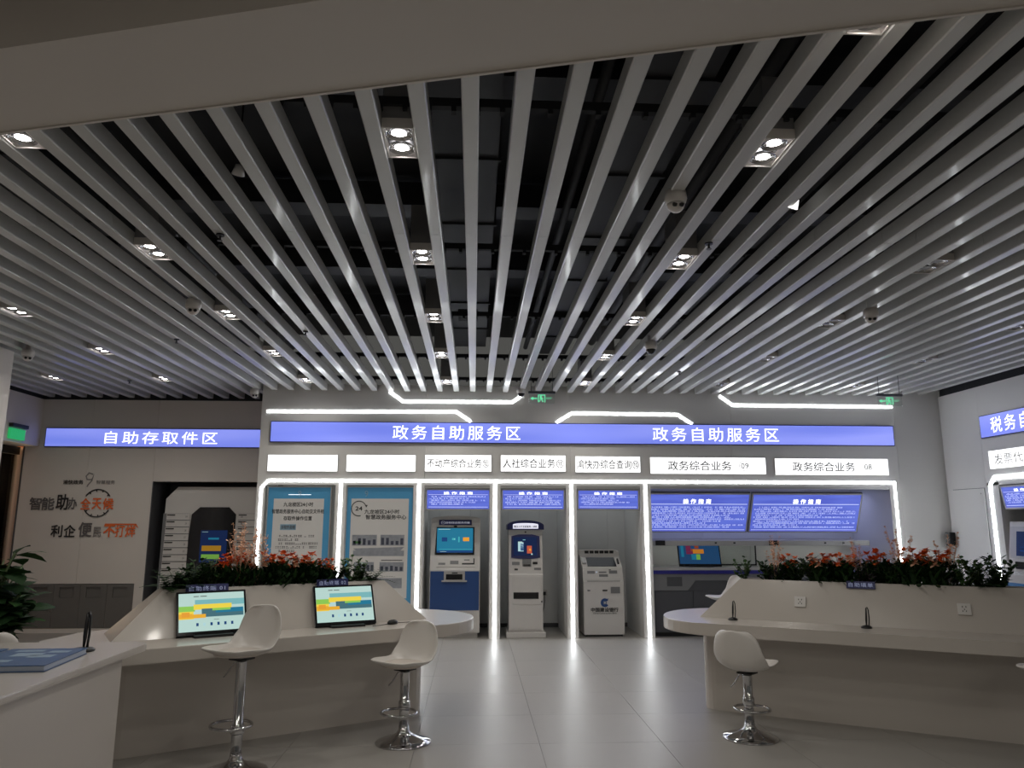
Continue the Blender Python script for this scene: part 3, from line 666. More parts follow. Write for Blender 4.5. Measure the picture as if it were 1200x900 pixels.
ad = obj('access_panel', MB(M_wall).box(-.33, .33, -.012, 0, .35, 2.07, bev=.002), None, (RX - .001, 10.23, 0), -PI / 2, label='flush white access panel in the side wall next to the lit strip', cat='panel')
obj('shadow_gap', MB(M_dgrey).box(-.337, .337, -.005, .0, .345, 2.077), ad)
for z in (.5, 1.2, 2.0): obj('screw', MB(M_dgrey).lathe([(.008, 0), (.008, .003)], 8), ad, (.27, -.012, z), rot=(PI / 2, 0, 0))
obj('wall_speaker', MB(M_black).box(-.055, .055, -.07, 0, 0, .19, bev=.006), None, (6.87, 10.67, 1.28), .25, label='small black box mounted at the corner behind the orange blooms', cat='speaker')

# parcel locker ------------------------------------------------------
lk = empty('document_locker', (-3.98, LY + .12, 0), label='white document locker with rows of slots and a black screen recess', cat='locker')
X0, X1 = -.80, .87
out = [(X0, 0), (X0 + .03, 1.96), (X0 + .20, 2.14), (X1, 2.14), (X1, 0)]
obj('body', MB(M_kwhite).prism(out, .03, .5, 'y', bev=.004), lk)
ins = [(-.42, .9), (.30, .9), (.30, 1.70), (.20, 1.80), (-.25, 1.80), (-.36, 1.70), (-.40, 1.5)]
rec = obj('screen_recess', MB(M_blackg).prism([(-.44, .55), (.28, .55), (.31, 1.72), (.20, 1.83), (-.24, 1.83), (-.36, 1.72)], .018, .03, 'y'), lk)
m = MB(E_dblue); m.box(-.20, .20, .012, .018, 1.0, 1.48); obj('screen', m, rec)
m = MB(); 
for c, a0, a1, b0, b1 in ((G_gold, -.17, .12, 1.17, 1.25), (G_green, -.17, .10, 1.05, 1.12), (G_pale, -.18, -.09, 1.45, 1.46), (G_teal, -.08, .08, 1.34, 1.37)):
    m.use(c).box(a0, a1, .009, .012, b0, b1)
obj('screen_picture', m, rec)
obj('drawer_backing', MB(M_grey).box(-.79, -.385, .024, .031, .1, 1.735), lk); obj('drawer_backing', MB(M_grey).box(.345, .865, .024, .031, .1, 1.735), lk)
for i in range(14):
    z = 1.675 - i * .1035
    for xa, xb, num in ((-.735 - .004 * i * .6, -.385, 30 - i), (.345, .86, 60 - i)):
        if z < .1: continue
        d = obj('drawer', MB(M_kwhite).box(xa, xb, .012, .03, z - .036, z + .056), lk)
        obj('slot', MB(M_black).box(xa + .01, xa + .13, .006, .013, z + .028, z + .044), d)
        if xb < 0: lettering(str(num), M_inkg, d, xb - .05, .0105, z + .01, .03, .028)
        else: lettering(str(num), M_inkg, d, xa + .06, .0105, z + .01, .03, .028)

# wall lettering -----------------------------------------------------
WT = empty('wall_lettering', (-5.85, LY, 1.38), label='dark and orange slogan lettering with a clock ring on the rear wall', cat='lettering')
def wt(s, m, px0, px1, z0, z1, b=.02): return lettering(s, m, WT, (px0 + px1) / 2 + 5.85, -.012, (z0 + z1) / 2 - 1.38, px1 - px0, z1 - z0, b)
def solid(o, t=.006):
    return o
sx = -6.699; 
wt('智', M_inkg, -6.70, -6.52, 1.78, 1.97); wt('能', M_inkg, -6.52, -6.33, 1.78, 1.97); wt('助', M_ink, -6.31, -6.13, 1.78, 2.02); wt('办', M_inkg, -6.13, -6.0, 1.79, 1.97)
wt('全', M_orange, -5.95, -5.80, 1.79, 1.96); wt('天', M_orange, -5.78, -5.64, 1.79, 1.96); wt('候', M_orange, -5.62, -5.46, 1.79, 1.96)
wt('利', M_ink, -6.34, -6.17, 1.38, 1.56); wt('企', M_ink, -6.15, -5.98, 1.38, 1.56); wt('便', M_inkg, -5.94, -5.74, 1.38, 1.60); wt('民', M_inkl, -5.72, -5.60, 1.38, 1.53)
wt('不', M_orange, -5.57, -5.40, 1.38, 1.56); wt('打', M_orange, -5.40, -5.26, 1.38, 1.56); wt('烊', M_orange, -5.25, -5.10, 1.38, 1.56)
m = MB(M_orange); m.box(.29, .75, -.012, -.006, .18, .20); m.prism([(.75, .20), (.79, .13), (.73, .18)], -.012, -.006, 'y'); obj('lettering_bar', m, WT)
for a0, a1 in ((30, 150), (210, 330)):
    c = (-5.705 + 5.85, 1.885 - 1.38); R = .205
    m = MB(M_ink).ribbon([(c[0] + R * math.cos(math.radians(a)), c[1] + R * math.sin(math.radians(a))) for a in range(a0, a1 + 1, 8)], .016, -.012, -.004)
    for a in range(a0 + 8, a1, 30):
        ca, sa = math.cos(math.radians(a)), math.sin(math.radians(a)); m.ribbon([(c[0] + (R - .03) * ca, c[1] + (R - .03) * sa), (c[0] + R * ca, c[1] + R * sa)], .014, -.012, -.004)
    obj('clock_ring', m, WT)
LG = empty('wall_emblem', (-5.87, LY, 2.16), label='small grey emblem lettering above the slogan on the rear wall', cat='emblem')
lettering('渝快政务', M_ink, LG, -.22, -.01, .04, .30, .065, .02); lettering('智慧服务', M_inkl, LG, .26, -.01, .04, .28, .06, .01)
obj('emblem', MB(M_inkl).ribbon([(.06, .16), (.0, .18), (-.04, .13), (-.02, .08), (.05, .08), (.07, .14), (.05, .06), (.0, .0), (-.01, -.03)], .016, -.01, -.004), LG)

# exit signs ---------------------------------------------------------
def exit_sign(x, y, z, label, dim=False):
    r = empty('exit_sign', (x, y, z), label=label, cat='sign'); box('acrylic_plate', (-.165, .165, -.003, .003, -.13, 0), M_glass, r)
    obj('rail', MB(M_dgrey).box(-.175, .175, -.02, .02, 0, .03, bev=.003), r)
    obj('hanger', MB(M_black).tube([(-.14, 0, .03), (-.14, 0, .6)], .004, 6), r); obj('hanger', MB(M_black).tube([(.14, 0, .03), (.14, 0, .6)], .004, 6), r)
    m = MB(M_green); m.prism([(-.15, -.065), (-.11, -.04), (-.11, -.058), (-.06, -.058), (-.06, -.072), (-.11, -.072), (-.11, -.09)], -.005, -.003, 'y'); obj('arrow', m, r)
    m = MB(M_green)
    m.ribbon([(-.045, -.115), (-.045, -.02), (.04, -.02), (.04, -.115)], .012, -.005, -.003)
    m.ribbon([(-.015, -.045), (-.01, -.07), (-.035, -.105)], .012, -.005, -.003); m.ribbon([(-.01, -.07), (.012, -.09), (.01, -.112)], .012, -.005, -.003); m.ribbon([(-.03, -.06), (-.01, -.052), (.022, -.068)], .009, -.005, -.003)
    m.prism([(-.012 + .011 * math.cos(t), -.036 + .011 * math.sin(t)) for t in [PI * q / 4 for q in range(8)]], -.005, -.003, 'y'); obj('running_figure', m, r)
    lettering('EXIT', M_green, r, .095, -.005, -.062, .07, .025); return r
exit_sign(.865, 9.5, 3.25, 'green arrow exit sign hanging before the middle of the facade')
exit_sign(5.505, 9.5, 3.26, 'green arrow exit sign hanging before the far end of the facade')
r = empty('exit_sign', (-6.655, 11.12, 2.78), PI / 2, label='glowing green exit sign on the bulkhead above the glass door', cat='sign')
box('housing', (-.20, .16, -.03, 0, 0, .15), M_greend, r); obj('rail', MB(M_black).box(-.2, .18, -.06, 0, .17, .22), r)

# ================================================================= CEILING THINGS
ORD = ['first', 'second', 'third', 'fourth', 'fifth', 'sixth', 'seventh', 'eighth', 'ninth', 'tenth', 'eleventh', 'twelfth', 'thirteenth', 'fourteenth', 'fifteenth', 'sixteenth', 'seventeenth', 'eighteenth', 'nineteenth', 'twentieth', 'twenty-first', 'twenty-second', 'twenty-third', 'twenty-fourth']
def fixture(lit):
    r = empty('twin_downlight', cat='ceiling light', group='square twin downlights between the slats')
    m = MB(M_grey); m.box(-.076, .076, -.152, .152, .05, .34); obj('housing', m, r)
    m = MB(M_shell); t = .008
    m.box(-.078, .078, -.155, -.155 + t, -.004, .05); m.box(-.078, .078, .155 - t, .155, -.004, .05); m.box(-.078, -.078 + t, -.147, .147, -.004, .05); m.box(.078 - t, .078, -.147, .147, -.004, .05); obj('trim_frame', m, r)
    for y in (-.074, .074):
        m = MB(M_chrome); m.lathe([(.068, .012), (.070, .006), (.064, .004), (.062, .02), (.056, .022), (.054, .010), (.050, .010), (.046, .03)], 20, cap=False)
        l = obj('lamp_ring', m, r, (0, y, .0)); m = MB(M_lamp if lit else M_grey); m.lathe([(.0, .012), (.036, .014)], 16, cap=False)
        obj('bulb', m, l, (0, 0, 0)); 
        obj('reflector', MB(M_dgrey).box(-.069, .069, y - .073, y + .073, .04, .049), r)
    if lit:
        L = bpy.data.lights.new('downlight_lamp', 'SPOT'); L.energy = SPOT_W; L.color = (1, .955, .87); L.spot_size = 2.7; L.spot_blend = 1.0; L.shadow_soft_size = .05
        o = bpy.data.objects.new('lamp_light', L); COL.objects.link(o); o.parent = r; o.location = (0, 0, -.02)
    return r
FX = {1: -5.688, 2: -4.245, 3: -2.321, 4: -.397, 5: 1.527, 6: 3.451, 7: 5.375}
FYS = [10.15, 8.47, 6.87, 5.22, 3.55]
lit0 = fixture(True); off0 = fixture(False); used = {True: False, False: False}
for row, x in FX.items():
    for j, y in enumerate(FYS):
        if row == 1 and y != 10.15: continue
        if row == 2 and y < 6: continue
        if row == 6 and y < 5: continue
        if row == 7 and y < 6: continue
        lit = row <= 5
        s = lit0 if lit else off0
        lab = ('lit' if lit else 'unlit') + f' twin downlight in {ORD[row-1]} row from the doorway wall, {ORD[j]} from the facade'
        if not used[lit]: s.location = (x, y, HC + .012); s['label'] = lab; used[lit] = True
        else: copy_tree(s, lab, (x, y, HC + .012))
copy_tree(lit0, 'lit twin downlight half hidden by the beam edge', (1.527, 2.43, HC + .012))

def dome_cam(loc, label, rz=0, dark=False):
    r = empty('dome_camera', loc, rz, label=label, cat='camera')
    obj('mount', MB(M_shell).lathe([(.03, .12), (.03, .06), (.06, .05), (.066, 0), (.060, -.02), (.052, -.03)], 20), r)
    m = MB(M_blackg if dark else M_shell); m.lathe([(.052, -.03)] + [(.052 * math.cos(t), -.03 - .052 * math.sin(t)) for t in [PI / 2 * q / 6 for q in range(1, 7)]], 20); obj('dome', m, r)
    if not dark:
        for x in (-.02, .02): obj('lens', MB(M_black).lathe([(.014, 0), (.014, .012)], 12), r, (x, -.044, -.056), rot=(PI / 2 - .6, 0, 0))
    return r
dome_cam((1.166, 4.05, 3.47), 'white twin-lens dome camera under the slats over the aisle')
dome_cam((-2.44, 6.33, 3.44), 'white dome camera beneath the slats over the monitor counter', .3)
dome_cam((1.86, 7.62, 3.44), 'white dome camera with black glass over the bank kiosk side', 0, True)
dome_cam((3.56, 6.32, 3.45), 'white dome camera beneath the slats over the form counter', -.3)
dome_cam((.665, 10.60, 3.47), 'dome camera with black glass at the end of the facade light line', 0, True)
dome_cam((-3.19, 10.79, 3.45), 'white dome camera at the corner where the facade meets the rear wall', .4)
dome_cam((-4.98, 8.35, 3.44), 'small white dome camera beside the white column', .6)
def sprinkler(x, y, label, cone=False):
    r = empty('sprinkler_head' if not cone else 'track_spotlight', (x, y, HC), label=label, cat='sprinkler' if not cone else 'spotlight')
    if cone:
        m = MB(mat('spot_glow', (1, 1, 1), .4, emit=(1, .98, .95), es=1.3, var=0) if cone == 2 else M_silver); m.lathe([(.008, .06), (.022, .055), (.036, .0), (.03, -.004)], 16); obj('shade', m, r, rot=(.5, .3, 0)); obj('cord', MB(M_black).tube([(0, 0, .1), (0, 0, .7)], .006, 6), r)
    else:
        obj('escutcheon', MB(M_black).lathe([(.028, .01), (.028, 0)], 12), r, (0, 0, -.012)); obj('head', MB(M_dgrey).lathe([(.008, 0), (.008, -.03), (.018, -.032), (.018, -.036)], 10), r, (0, 0, -.012))
for x, y, l in ((-1.72, 4.82, 'third slat cluster near the unused spot'), (1.60, 4.80, 'slats past the twin-lens camera'), (-3.15, 7.8, 'slats between the counter and the rear lettering'), (-4.70, 10.2, 'slats nearest the locker'), (-1.72, 7.4, 'slats over the framed posters'), (2.6, 9.2, 'slats before the first workstation')):
    sprinkler(x, y, 'small black sprinkler head at ' + l)
sprinkler(1.93, 4.20, 'bright lit conical spotlight hanging between slats near the twin-lens camera', 2); sprinkler(-1.33, 3.93, 'unlit conical spotlight hanging between slats over the monitor counter', 1)

# ================================================================= COUNTERS (islands)
OL = ((-.58, 6.20), PI / 6); ORR = ((1.93, 6.41), -PI / 6)
def iw(o, u, n, z): c, s = math.cos(o[1]), math.sin(o[1]); return (o[0][0] + u * c - n * s, o[0][1] + u * s + n * c, z)
def arc(cx, cy, a, b, t0, t1, n=12): return [(cx + a * math.cos(math.radians(t0 + (t1 - t0) * i / n)), cy + b * math.sin(math.radians(t0 + (t1 - t0) * i / n))) for i in range(n + 1)]
def island(o, ua, ub, slab, label):
    """ua..ub: panel foot ends"""
    r = empty('service_counter', (o[0][0], o[0][1], 0), o[1], label=label, cat='counter')
    obj('worktop', MB(M_stone).prism(slab, .675, .774, 'z', bev=.008), r)
    rr = .12
    base = arc(ub - rr, .42 + rr, rr, rr, -90, 0, 5) + arc(ub - rr, .95 - rr, rr, rr, 0, 90, 5) + arc(ua + rr, .95 - rr, rr, rr, 90, 180, 5) + arc(ua + rr, .42 + rr, rr, rr, 180, 270, 5)
    obj('base', MB(M_stone).prism(base, 0, .676, 'z'), r)
    # sloping planter upstand
    F = [(ua, .42, .773), (ub, .42, .773), (ub, .95, .773), (ua, .95, .773)]; T = [(ua + .34, .58, 1.105), (ub - .34, .58, 1.105), (ub - .34, .80, 1.105), (ua + .34, .80, 1.105)]
    i = .02; T2 = [(ua + .34 + i, .58 + i, 1.105), (ub - .34 - i, .58 + i, 1.105), (ub - .34 - i, .80 - i, 1.105), (ua + .34 + i, .80 - i, 1.105)]
    T3 = [(x, y, 1.05) for x, y, z in T2]
    m = MB(M_stone).loft([F, T, T2, T3]); bmesh.ops.remove_doubles(m.bm, verts=m.bm.verts, dist=1e-5)
    es = [e for e in m.bm.edges if any(abs(v.co.z - .773) > .1 for v in e.verts) and all(v.co.z > .7 for v in e.verts) and e.calc_length() > .1 and not all(abs(v.co.z - 1.05) < .02 for v in e.verts)]
    bmesh.ops.bevel(m.bm, geom=es, offset=.006, segments=2, affect='EDGES')
    obj('planter_upstand', m, r)
    box('soil', (ua + .37, ub - .37, .61, .77, 1.045, 1.07), M_soil, r)
    return r
slabL = [(-2.0, 0)] + [(.28, 0)] + arc(.28, .66, .68, .66, -85, 85, 16) + [(.28, 1.32), (-1.55, 1.34)] + [(-2.15, 1.10), (-2.42, .78), (-2.42, .42), (-2.25, .12)]
slabR = [(.0, 0), (2.9, 0)] + arc(2.9, .62, .5, .62, -85, 85, 12) + [(2.9, 1.24), (0, 1.24)] + arc(0, .62, .485, .62, 95, 265, 16)
UL, UR = (-2.0, .45), (-.13, 2.95)
island(OL, UL[0], UL[1], slabL, 'white curved counter with two monitors and a planter of orange flowers')
island(ORR, UR[0], UR[1], slabR, 'white curved form-filling counter with sockets, pens and a planter')
BACK = math.atan2(.16, .331)
# monitors on the left counter
monitor(iw(OL, -1.335, .36, .786), OL[1], BACK, .50, .335, 'photo', 'black monitor on the white counter partly behind the taller stool', group='monitors leaning on the planter')
monitor(iw(OL, -.315, .33, .786), OL[1] - .08, BACK, .50, .335, 'photo', 'black monitor on the white counter beside the mouse', group='monitors leaning on the planter')
def tag_sign(o, u, z, s, wd, label, n=.535):
    p = iw(o, u, n, z); r = empty('acrylic_sign', p, o[1], label=label, cat='sign'); r.rotation_euler = (0, 0, o[1])
    q = obj('plate', MB(M_navy).box(-wd / 2, wd / 2, 0, .006, 0, .062), r); q.rotation_euler = (-BACK * .6, 0, 0)
    t = lettering(s, mat('sign_print', (.45, .5, .7), .4, emit=(.3, .35, .6), es=.25, var=0), r, 0, 0, 0, wd * .84, .036, .003, gap=1.2); t.data.transform(Matrix.Translation((0, -.002, .031))); t.rotation_euler = (-BACK * .6, 0, 0)
tag_sign(OL, -1.36, 1.075, '自助终端 01', .31, 'small blue acrylic sign on the planter over the monitor behind the taller stool')
tag_sign(OL, -.37, 1.075, '自助终端 02', .27, 'small blue acrylic sign on the planter over the monitor beside the mouse')
tag_sign(ORR, 1.20, 1.06, '自助填单', .22, 'small blue acrylic sign on the form counter planter', .545)
# mouse
p = iw(OL, .06, .27, .774); r = empty('computer_mouse', p, OL[1] + .4, label='black computer mouse with its cable on the white counter', cat='mouse')
m = MB(M_black); m.loft([[(.055 * s * math.cos(t), .033 * s * math.sin(t), z) for t in [2 * PI * q / 16 for q in range(16)]] for s, z in ((.9, 0), (1, .008), (.96, .02), (.7, .031), (.3, .036))], smooth=True); obj('shell', m, r)
obj('cable', MB(M_black).tube([(-.05, 0, .006), (-.12, .01, .004), (-.2, .03, .004)], .0025, 6), r); obj('cable', MB(M_black).tube([(.05, 0, .006), (.13, -.04, .004), (.25, -.05, .004)], .0025, 6), r)
# wall sockets on right panel
for u, l in ((.72, 'nearer the aisle'), (1.93, 'nearer the end wall')):
    zc = .935; t = (zc - .774) / .331; p = iw(ORR, u, .42 + .16 * t - .004, zc); r = empty('power_socket', p, ORR[1], label='white power socket on the form counter upstand, ' + l, cat='socket')
    q = obj('face_plate', MB(M_kwhite).box(-.046, .046, -.010, .0, -.046, .046, bev=.003), r); q.rotation_euler = (-BACK, 0, 0)
    m = MB(M_black)
    for x, z in ((-.012, .018), (.012, .018)): m.box(x - .003, x + .003, -.0115, -.009, z - .006, z + .006)
    for x, z in ((-.012, -.016), (.012, -.016), (0, -.002)): m.box(x - .003, x + .003, -.0115, -.009, z - .006, z + .004)
    obj('socket_hole', m, r).rotation_euler = (-BACK, 0, 0)
def pen_stand(p, rz, label, h=.15, big=1.0):
    r = empty('pen_stand', p, rz, label=label, cat='pen stand')
    obj('base', MB(M_black).lathe([(.030 * big, 0), (.031 * big, .008), (.022 * big, .018), (.008, .024)], 16), r)
    obj('pen', MB(M_black).tube([(0, 0, .02), (.002, 0, h * .4), (.004, 0, h * .7), (.006, 0, h)], [.003 * big, .006 * big, .0055 * big, .004 * big], 8), r)
    obj('cord', MB(M_black).tube([(.006, 0, h), (.014, .0, h * 1.04), (.022, 0, h * .9), (.024, 0, h * .45), (.018, 0, .012)], .0035 * big, 6), r)
    return r
pen_stand(iw(ORR, .18, .33, .774), -.3, 'black tethered pen on the form counter behind the stool', .155, 1.35)
pen_stand(iw(ORR, 1.23, .31, .774), -.3, 'black tethered pen on the form counter below the blue sign', .155, 1.35)

# ================================================================= FRONT RECEPTION DESK
fd = empty('reception_desk', (-1.93, 4.75, 0), label='white reception desk with rounded edge holding the blue book', cat='desk')
top = [(-3.5, 0)] + [(-.07, 0)] + arc(-.07, -.09, .09, .09, 85, 0, 6) + [(.01, -3.0), (-3.5, -3.0)]
obj('worktop', MB(M_stone).prism(top[::-1], .862, .90, 'z', bev=.012), fd)
obj('body', MB(M_stone).box(-3.4, -.012, -2.95, -.30, 0, .863, bev=.004), fd)
b = empty('book', (-2.03, 3.83, .901), .06, label='blue printed hardback book lying on the reception desk', cat='book')
def quad(pts, z0, z1, m): return MB(m).prism(pts, z0, z1, 'z')
bp = [(.0, .0), (.02, .52), (-.36, .60), (-.60, .60), (-.60, .0)]
bp = [(0, 0), (-.02, .50), (-.40, .50), (-.40, 0)]
obj('back_cover', quad(bp, 0, .004, M_bookb), b); obj('pages', quad([(x * .97 - .004, y * .98 + .005) for x, y in bp], .004, .027, M_page), b); c = obj('front_cover', quad(bp, .027, .031, M_bookb), b)
obj('spine', MB(M_bookb).box(-.402, -.396, 0, .5, 0, .031), b)
m = MB(M_bookp)
for i, (x0, x1, y0, y1) in enumerate(((-.34, -.22, .10, .16), (-.2, -.08, .22, .30), (-.3, -.16, .26, .36), (-.16, -.06, .36, .42), (-.34, -.2, .40, .45))): m.box(x0, x1, y0, y1, .031, .0315)
obj('cover_print', m, c)
b2 = copy_tree(b, 'second blue book lying beside the first on the reception desk', (-2.44, 3.83, .901))
pen_stand((-2.145, 4.42, .901), 0, 'black tethered pen standing behind the blue book', .20, 1.9)

# ================================================================= STOOLS
def shell_mesh(back_h=.30, wd=.215):
    """bucket seat: rows from front lip over the seat up the back; open side +Y is front (local -Y)"""
    rows = [(-.218, .046, .66), (-.20, .022, .84), (-.13, -.005, .95), (-.04, -.015, 1.0), (.06, -.018, 1.0), (.135, .0, 1.0), (.175, .05, .99), (.195, .12, .96), (.210, .19, .90), (.222, .25, .80), (.228, .29, .62), (.229, .30, .40)]
    m = MB(M_shell); n = 12; grid = []
    for k, (y, z, s) in enumerate(rows):
        r = []
        for i in range(n + 1):
            t = -1 + 2 * i / n; x = wd * s * t
            lift = .055 * (abs(t) ** 2.6) if 1 <= k <= 6 else .0
            fwd = -.055 * (abs(t) ** 2.4) if k >= 5 else 0
            if k in (1,): lift *= .4
            r.append((x, y + fwd, z + lift))
        grid.append(r)
    V = [[m.bm.verts.new(p) for p in r] for r in grid]
    for a, b in zip(V, V[1:]):
        for i in range(n): f = m.bm.faces.new([a[i], a[i + 1], b[i + 1], b[i]]); f.smooth = True; f.material_index = 0
    bmesh.ops.recalc_face_normals(m.bm, faces=m.bm.faces[:])
    return m
def stool(loc, rz, seat_z, label, pad=False, footz=None, lv=1):
    r = empty('bar_stool', loc, rz, label=label, cat='stool', group='white shell bar stools')
    o = obj('seat_shell', shell_mesh(), r, (0, 0, seat_z)); md = o.modifiers.new('thick', 'SOLIDIFY'); md.thickness = .014; md.offset = -1
    md = o.modifiers.new('smooth', 'SUBSURF'); md.levels = 1; md.render_levels = 1
    if pad:
        m = MB(M_pad); m.loft([[(.165 * s * math.cos(t), -.03 + .155 * s * math.sin(t), z) for t in [2 * PI * q / 24 for q in range(24)]] for s, z in ((.9, -.002), (1, .008), (.95, .022), (.6, .026), (.2, .027))], smooth=True)
        obj('seat_pad', m, r, (0, 0, seat_z))
    obj('mounting_plate', MB(M_black).box(-.06, .06, -.06, .06, -.036, -.024, bev=.004), r, (0, 0, seat_z))
    obj('column', MB(M_chrome).lathe([(.036, .06), (.036, .30), (.0345, .302)] + [(.0345, seat_z - .05), (.036, seat_z - .045)], 20), r)
    obj('collar', MB(M_chrome).lathe([(.042, .235), (.044, .245), (.044, .285), (.038, .295)], 20), r)
    obj('base', MB(M_chrome).lathe([(.205, 0), (.208, .006), (.200, .014), (.15, .032), (.09, .05), (.055, .068), (.04, .09), (.037, .12)], 36), r)
    fz = footz or .27; ring = [(.135 * math.cos(t), -.055 + .125 * math.sin(t), fz) for t in [2 * PI * q / 28 for q in range(28)]]
    obj('foot_ring', MB(M_chrome).tube(ring, .010, 8, closed=True), r)
    obj('lever', MB(M_chrome).tube([(lv * .03, 0, seat_z - .05), (lv * .07, 0, seat_z - .06), (lv * .12, -.01, seat_z - .13), (lv * .15, -.012, seat_z - .16)], .005, 6), r)
    return r
# rz: local -Y is the front of the seat
stool((-1.539, 5.312, 0), -.55, .735, 'tall white stool with cream pad before the first monitor', True, .30, -1)
stool((-.505, 5.93, 0), -.65, .545, 'lower white stool with cream pad at the counter end by the aisle', True, .22, -1)
stool((2.11, 5.93, 0), 2.35, .50, 'white stool with its back to the aisle before the form counter', False, .20)
stool((3.70, 4.73, 0), -1.2, .66, 'white stool at the form counter cut by the picture edge', False, .22)
stool((-3.19, 5.35, 0), 3.5, .60, 'white stool behind the reception desk beside the leafy plant', False, .22)
stool((3.20, 9.6, 0), -1.3, .64, 'white stool on the far side of the form counter', False, .22)

# ================================================================= PLANTS
def leaf(m, base, d, L, w_, droop=.3, seg=3, fold=0):
    base = Vector(base); d = Vector(d).normalized(); side = d.cross(Vector((0, 0, 1)))
    if side.length < .05: side = Vector((1, 0, 0))
    side.normalize(); prev = None; P = base.copy(); dd = d.copy()
    prof = [.12, .85, 1.0, .7, .0] if seg == 4 else [.15, 1.0, .75, 0]
    n = len(prof) - 1
    for i, s in enumerate(prof):
        a = P - side * w_ * s / 2; b = P + side * w_ * s / 2
        if s == 0: cur = (m.bm.verts.new(P),)
        else: cur = (m.bm.verts.new(a), m.bm.verts.new(b))
        if prev:
            vs = [prev[0], prev[1], cur[1], cur[0]] if len(cur) == 2 else [prev[0], prev[1], cur[0]]
            f = m.bm.faces.new(vs); f.material_index = m.cur; f.smooth = True
        prev = cur; P = P + dd * L / n; dd = (dd + Vector((0, 0, -droop / n))).normalized()
def rdir(rnd, up=.5):
    a = rnd.uniform(0, 2 * PI); return Vector((math.cos(a), math.sin(a), rnd.uniform(up * .4, up * 1.6)))
def clump(seed, kind):
    rnd = random.Random(seed); me = {}
    if kind == 'lily':
        m = MB(L_dark)
        for i in range(230):
            a = rnd.uniform(0, 2 * PI); rr = rnd.uniform(.0, .11); b = Vector((rr * math.cos(a), rr * math.sin(a) * .7, rnd.uniform(0, .15)))
            m.use(rnd.choice((L_dark, L_green, L_dark))); leaf(m, b, rdir(rnd, .9), rnd.uniform(.07, .13), rnd.uniform(.02, .036), rnd.uniform(.2, .7))
        st = MB(M_stem); fl = MB(F_orange)
        for i in range(15):
            a = rnd.uniform(0, 2 * PI); rr = rnd.uniform(.02, .14); top = Vector((rr * math.cos(a), rr * math.sin(a) * .6, rnd.uniform(.17, .27)))
            st.tube([(top.x * .3, top.y * .3, .02), tuple(top * .7), tuple(top)], .002, 4)
            fl.use(F_orange if rnd.random() < .86 else F_peach)
            for q in range(12):
                d = Vector((math.cos(q * .7 + a), math.sin(q * .7 + a), rnd.uniform(-.3, 1.2))); leaf(fl, top, d, rnd.uniform(.03, .052), .03, .6)
        return [('foliage', m), ('flower_stem', st), ('blossom', fl)]
    if kind == 'sprig':
        m = MB(L_dark)
        for i in range(110):
            a = rnd.uniform(0, 2 * PI); rr = rnd.uniform(.0, .09); b = Vector((rr * math.cos(a), rr * math.sin(a) * .7, rnd.uniform(0, .12)))
            m.use(rnd.choice((L_dark, L_purple, L_green))); leaf(m, b, rdir(rnd, .8), rnd.uniform(.06, .12), rnd.uniform(.012, .02), .4)
        st = MB(F_peach); fl = MB(F_peach)
        for i in range(10):
            a = rnd.uniform(0, 2 * PI); rr = rnd.uniform(.03, .12); h = rnd.uniform(.26, .46); tip = Vector((rr * math.cos(a), rr * math.sin(a) * .6, h))
            st.tube([(0, 0, .03), tuple(tip * .6), tuple(tip)], .0016, 4)
            for q in range(20):
                t = rnd.uniform(.5, 1); p = tip * t + Vector((rnd.uniform(-.015, .015), rnd.uniform(-.01, .01), 0)); leaf(fl, p, rdir(rnd, .6), rnd.uniform(.016, .032), .016, .2)
        return [('foliage', m), ('flower_stem', st), ('blossom', fl)]
    if kind == 'fern':
        m = MB(L_green)
        for i in range(28):
            a = rnd.uniform(0, 2 * PI); e = rnd.uniform(.3, 1.5); L = rnd.uniform(.16, .26); d = Vector((math.cos(a), math.sin(a) * .7, e)).normalized(); P = Vector((0, 0, .02)); m.use(rnd.choice((L_dark, L_green)))
            for q in range(9):
                P = P + d * L / 9; d = (d + Vector((0, 0, -.10))).normalized(); s = d.cross(Vector((0, 0, 1))).normalized(); w_ = .05 * (1 - q / 10)
                leaf(m, P, s + d * .5, w_, .024, .2); leaf(m, P, -s + d * .5, w_, .024, .2)
        return [('frond', m)]
    m = MB(L_bright)      # leafy
    st = MB(M_stem)
    for i in range(16 if kind == 'leafy' else 30):
        a = rnd.uniform(0, 2 * PI); rr = rnd.uniform(.02, .13); h = rnd.uniform(.05, .23); tip = Vector((rr * math.cos(a), rr * math.sin(a) * .7, h)); st.tube([(0, 0, .01), tuple(tip)], .0025, 4)
        for q in range(9):
            m.use(rnd.choice({'leafy': (L_bright, L_green, L_green), 'bushy': (L_green, L_dark, L_dark), 'sage': (L_purple, L_purple, L_dark)}[kind])); leaf(m, tip * rnd.uniform(.4, 1.05), rdir(rnd, .6), rnd.uniform(.03, .055), rnd.uniform(.022, .034), .3, 4)
    return [('foliage', m), ('stem', st)]
KN = {'lily': ('flowering_plant', 'orange flowering plant'), 'sprig': ('flowering_plant', 'peach sprig flowering plant'), 'fern': ('fern', 'dark green fern'), 'leafy': ('leafy_plant', 'bright leafy plant'), 'bushy': ('leafy_plant', 'dark leafy plant'), 'sage': ('leafy_plant', 'dusky purple leafy plant')}
def make_plant(kind, seed):
    nm, _ = KN[kind]; r = empty(nm, cat='plant'); 
    for n_, mb in clump(seed, kind): obj(n_, mb, r)
    return r
PROTO = {}
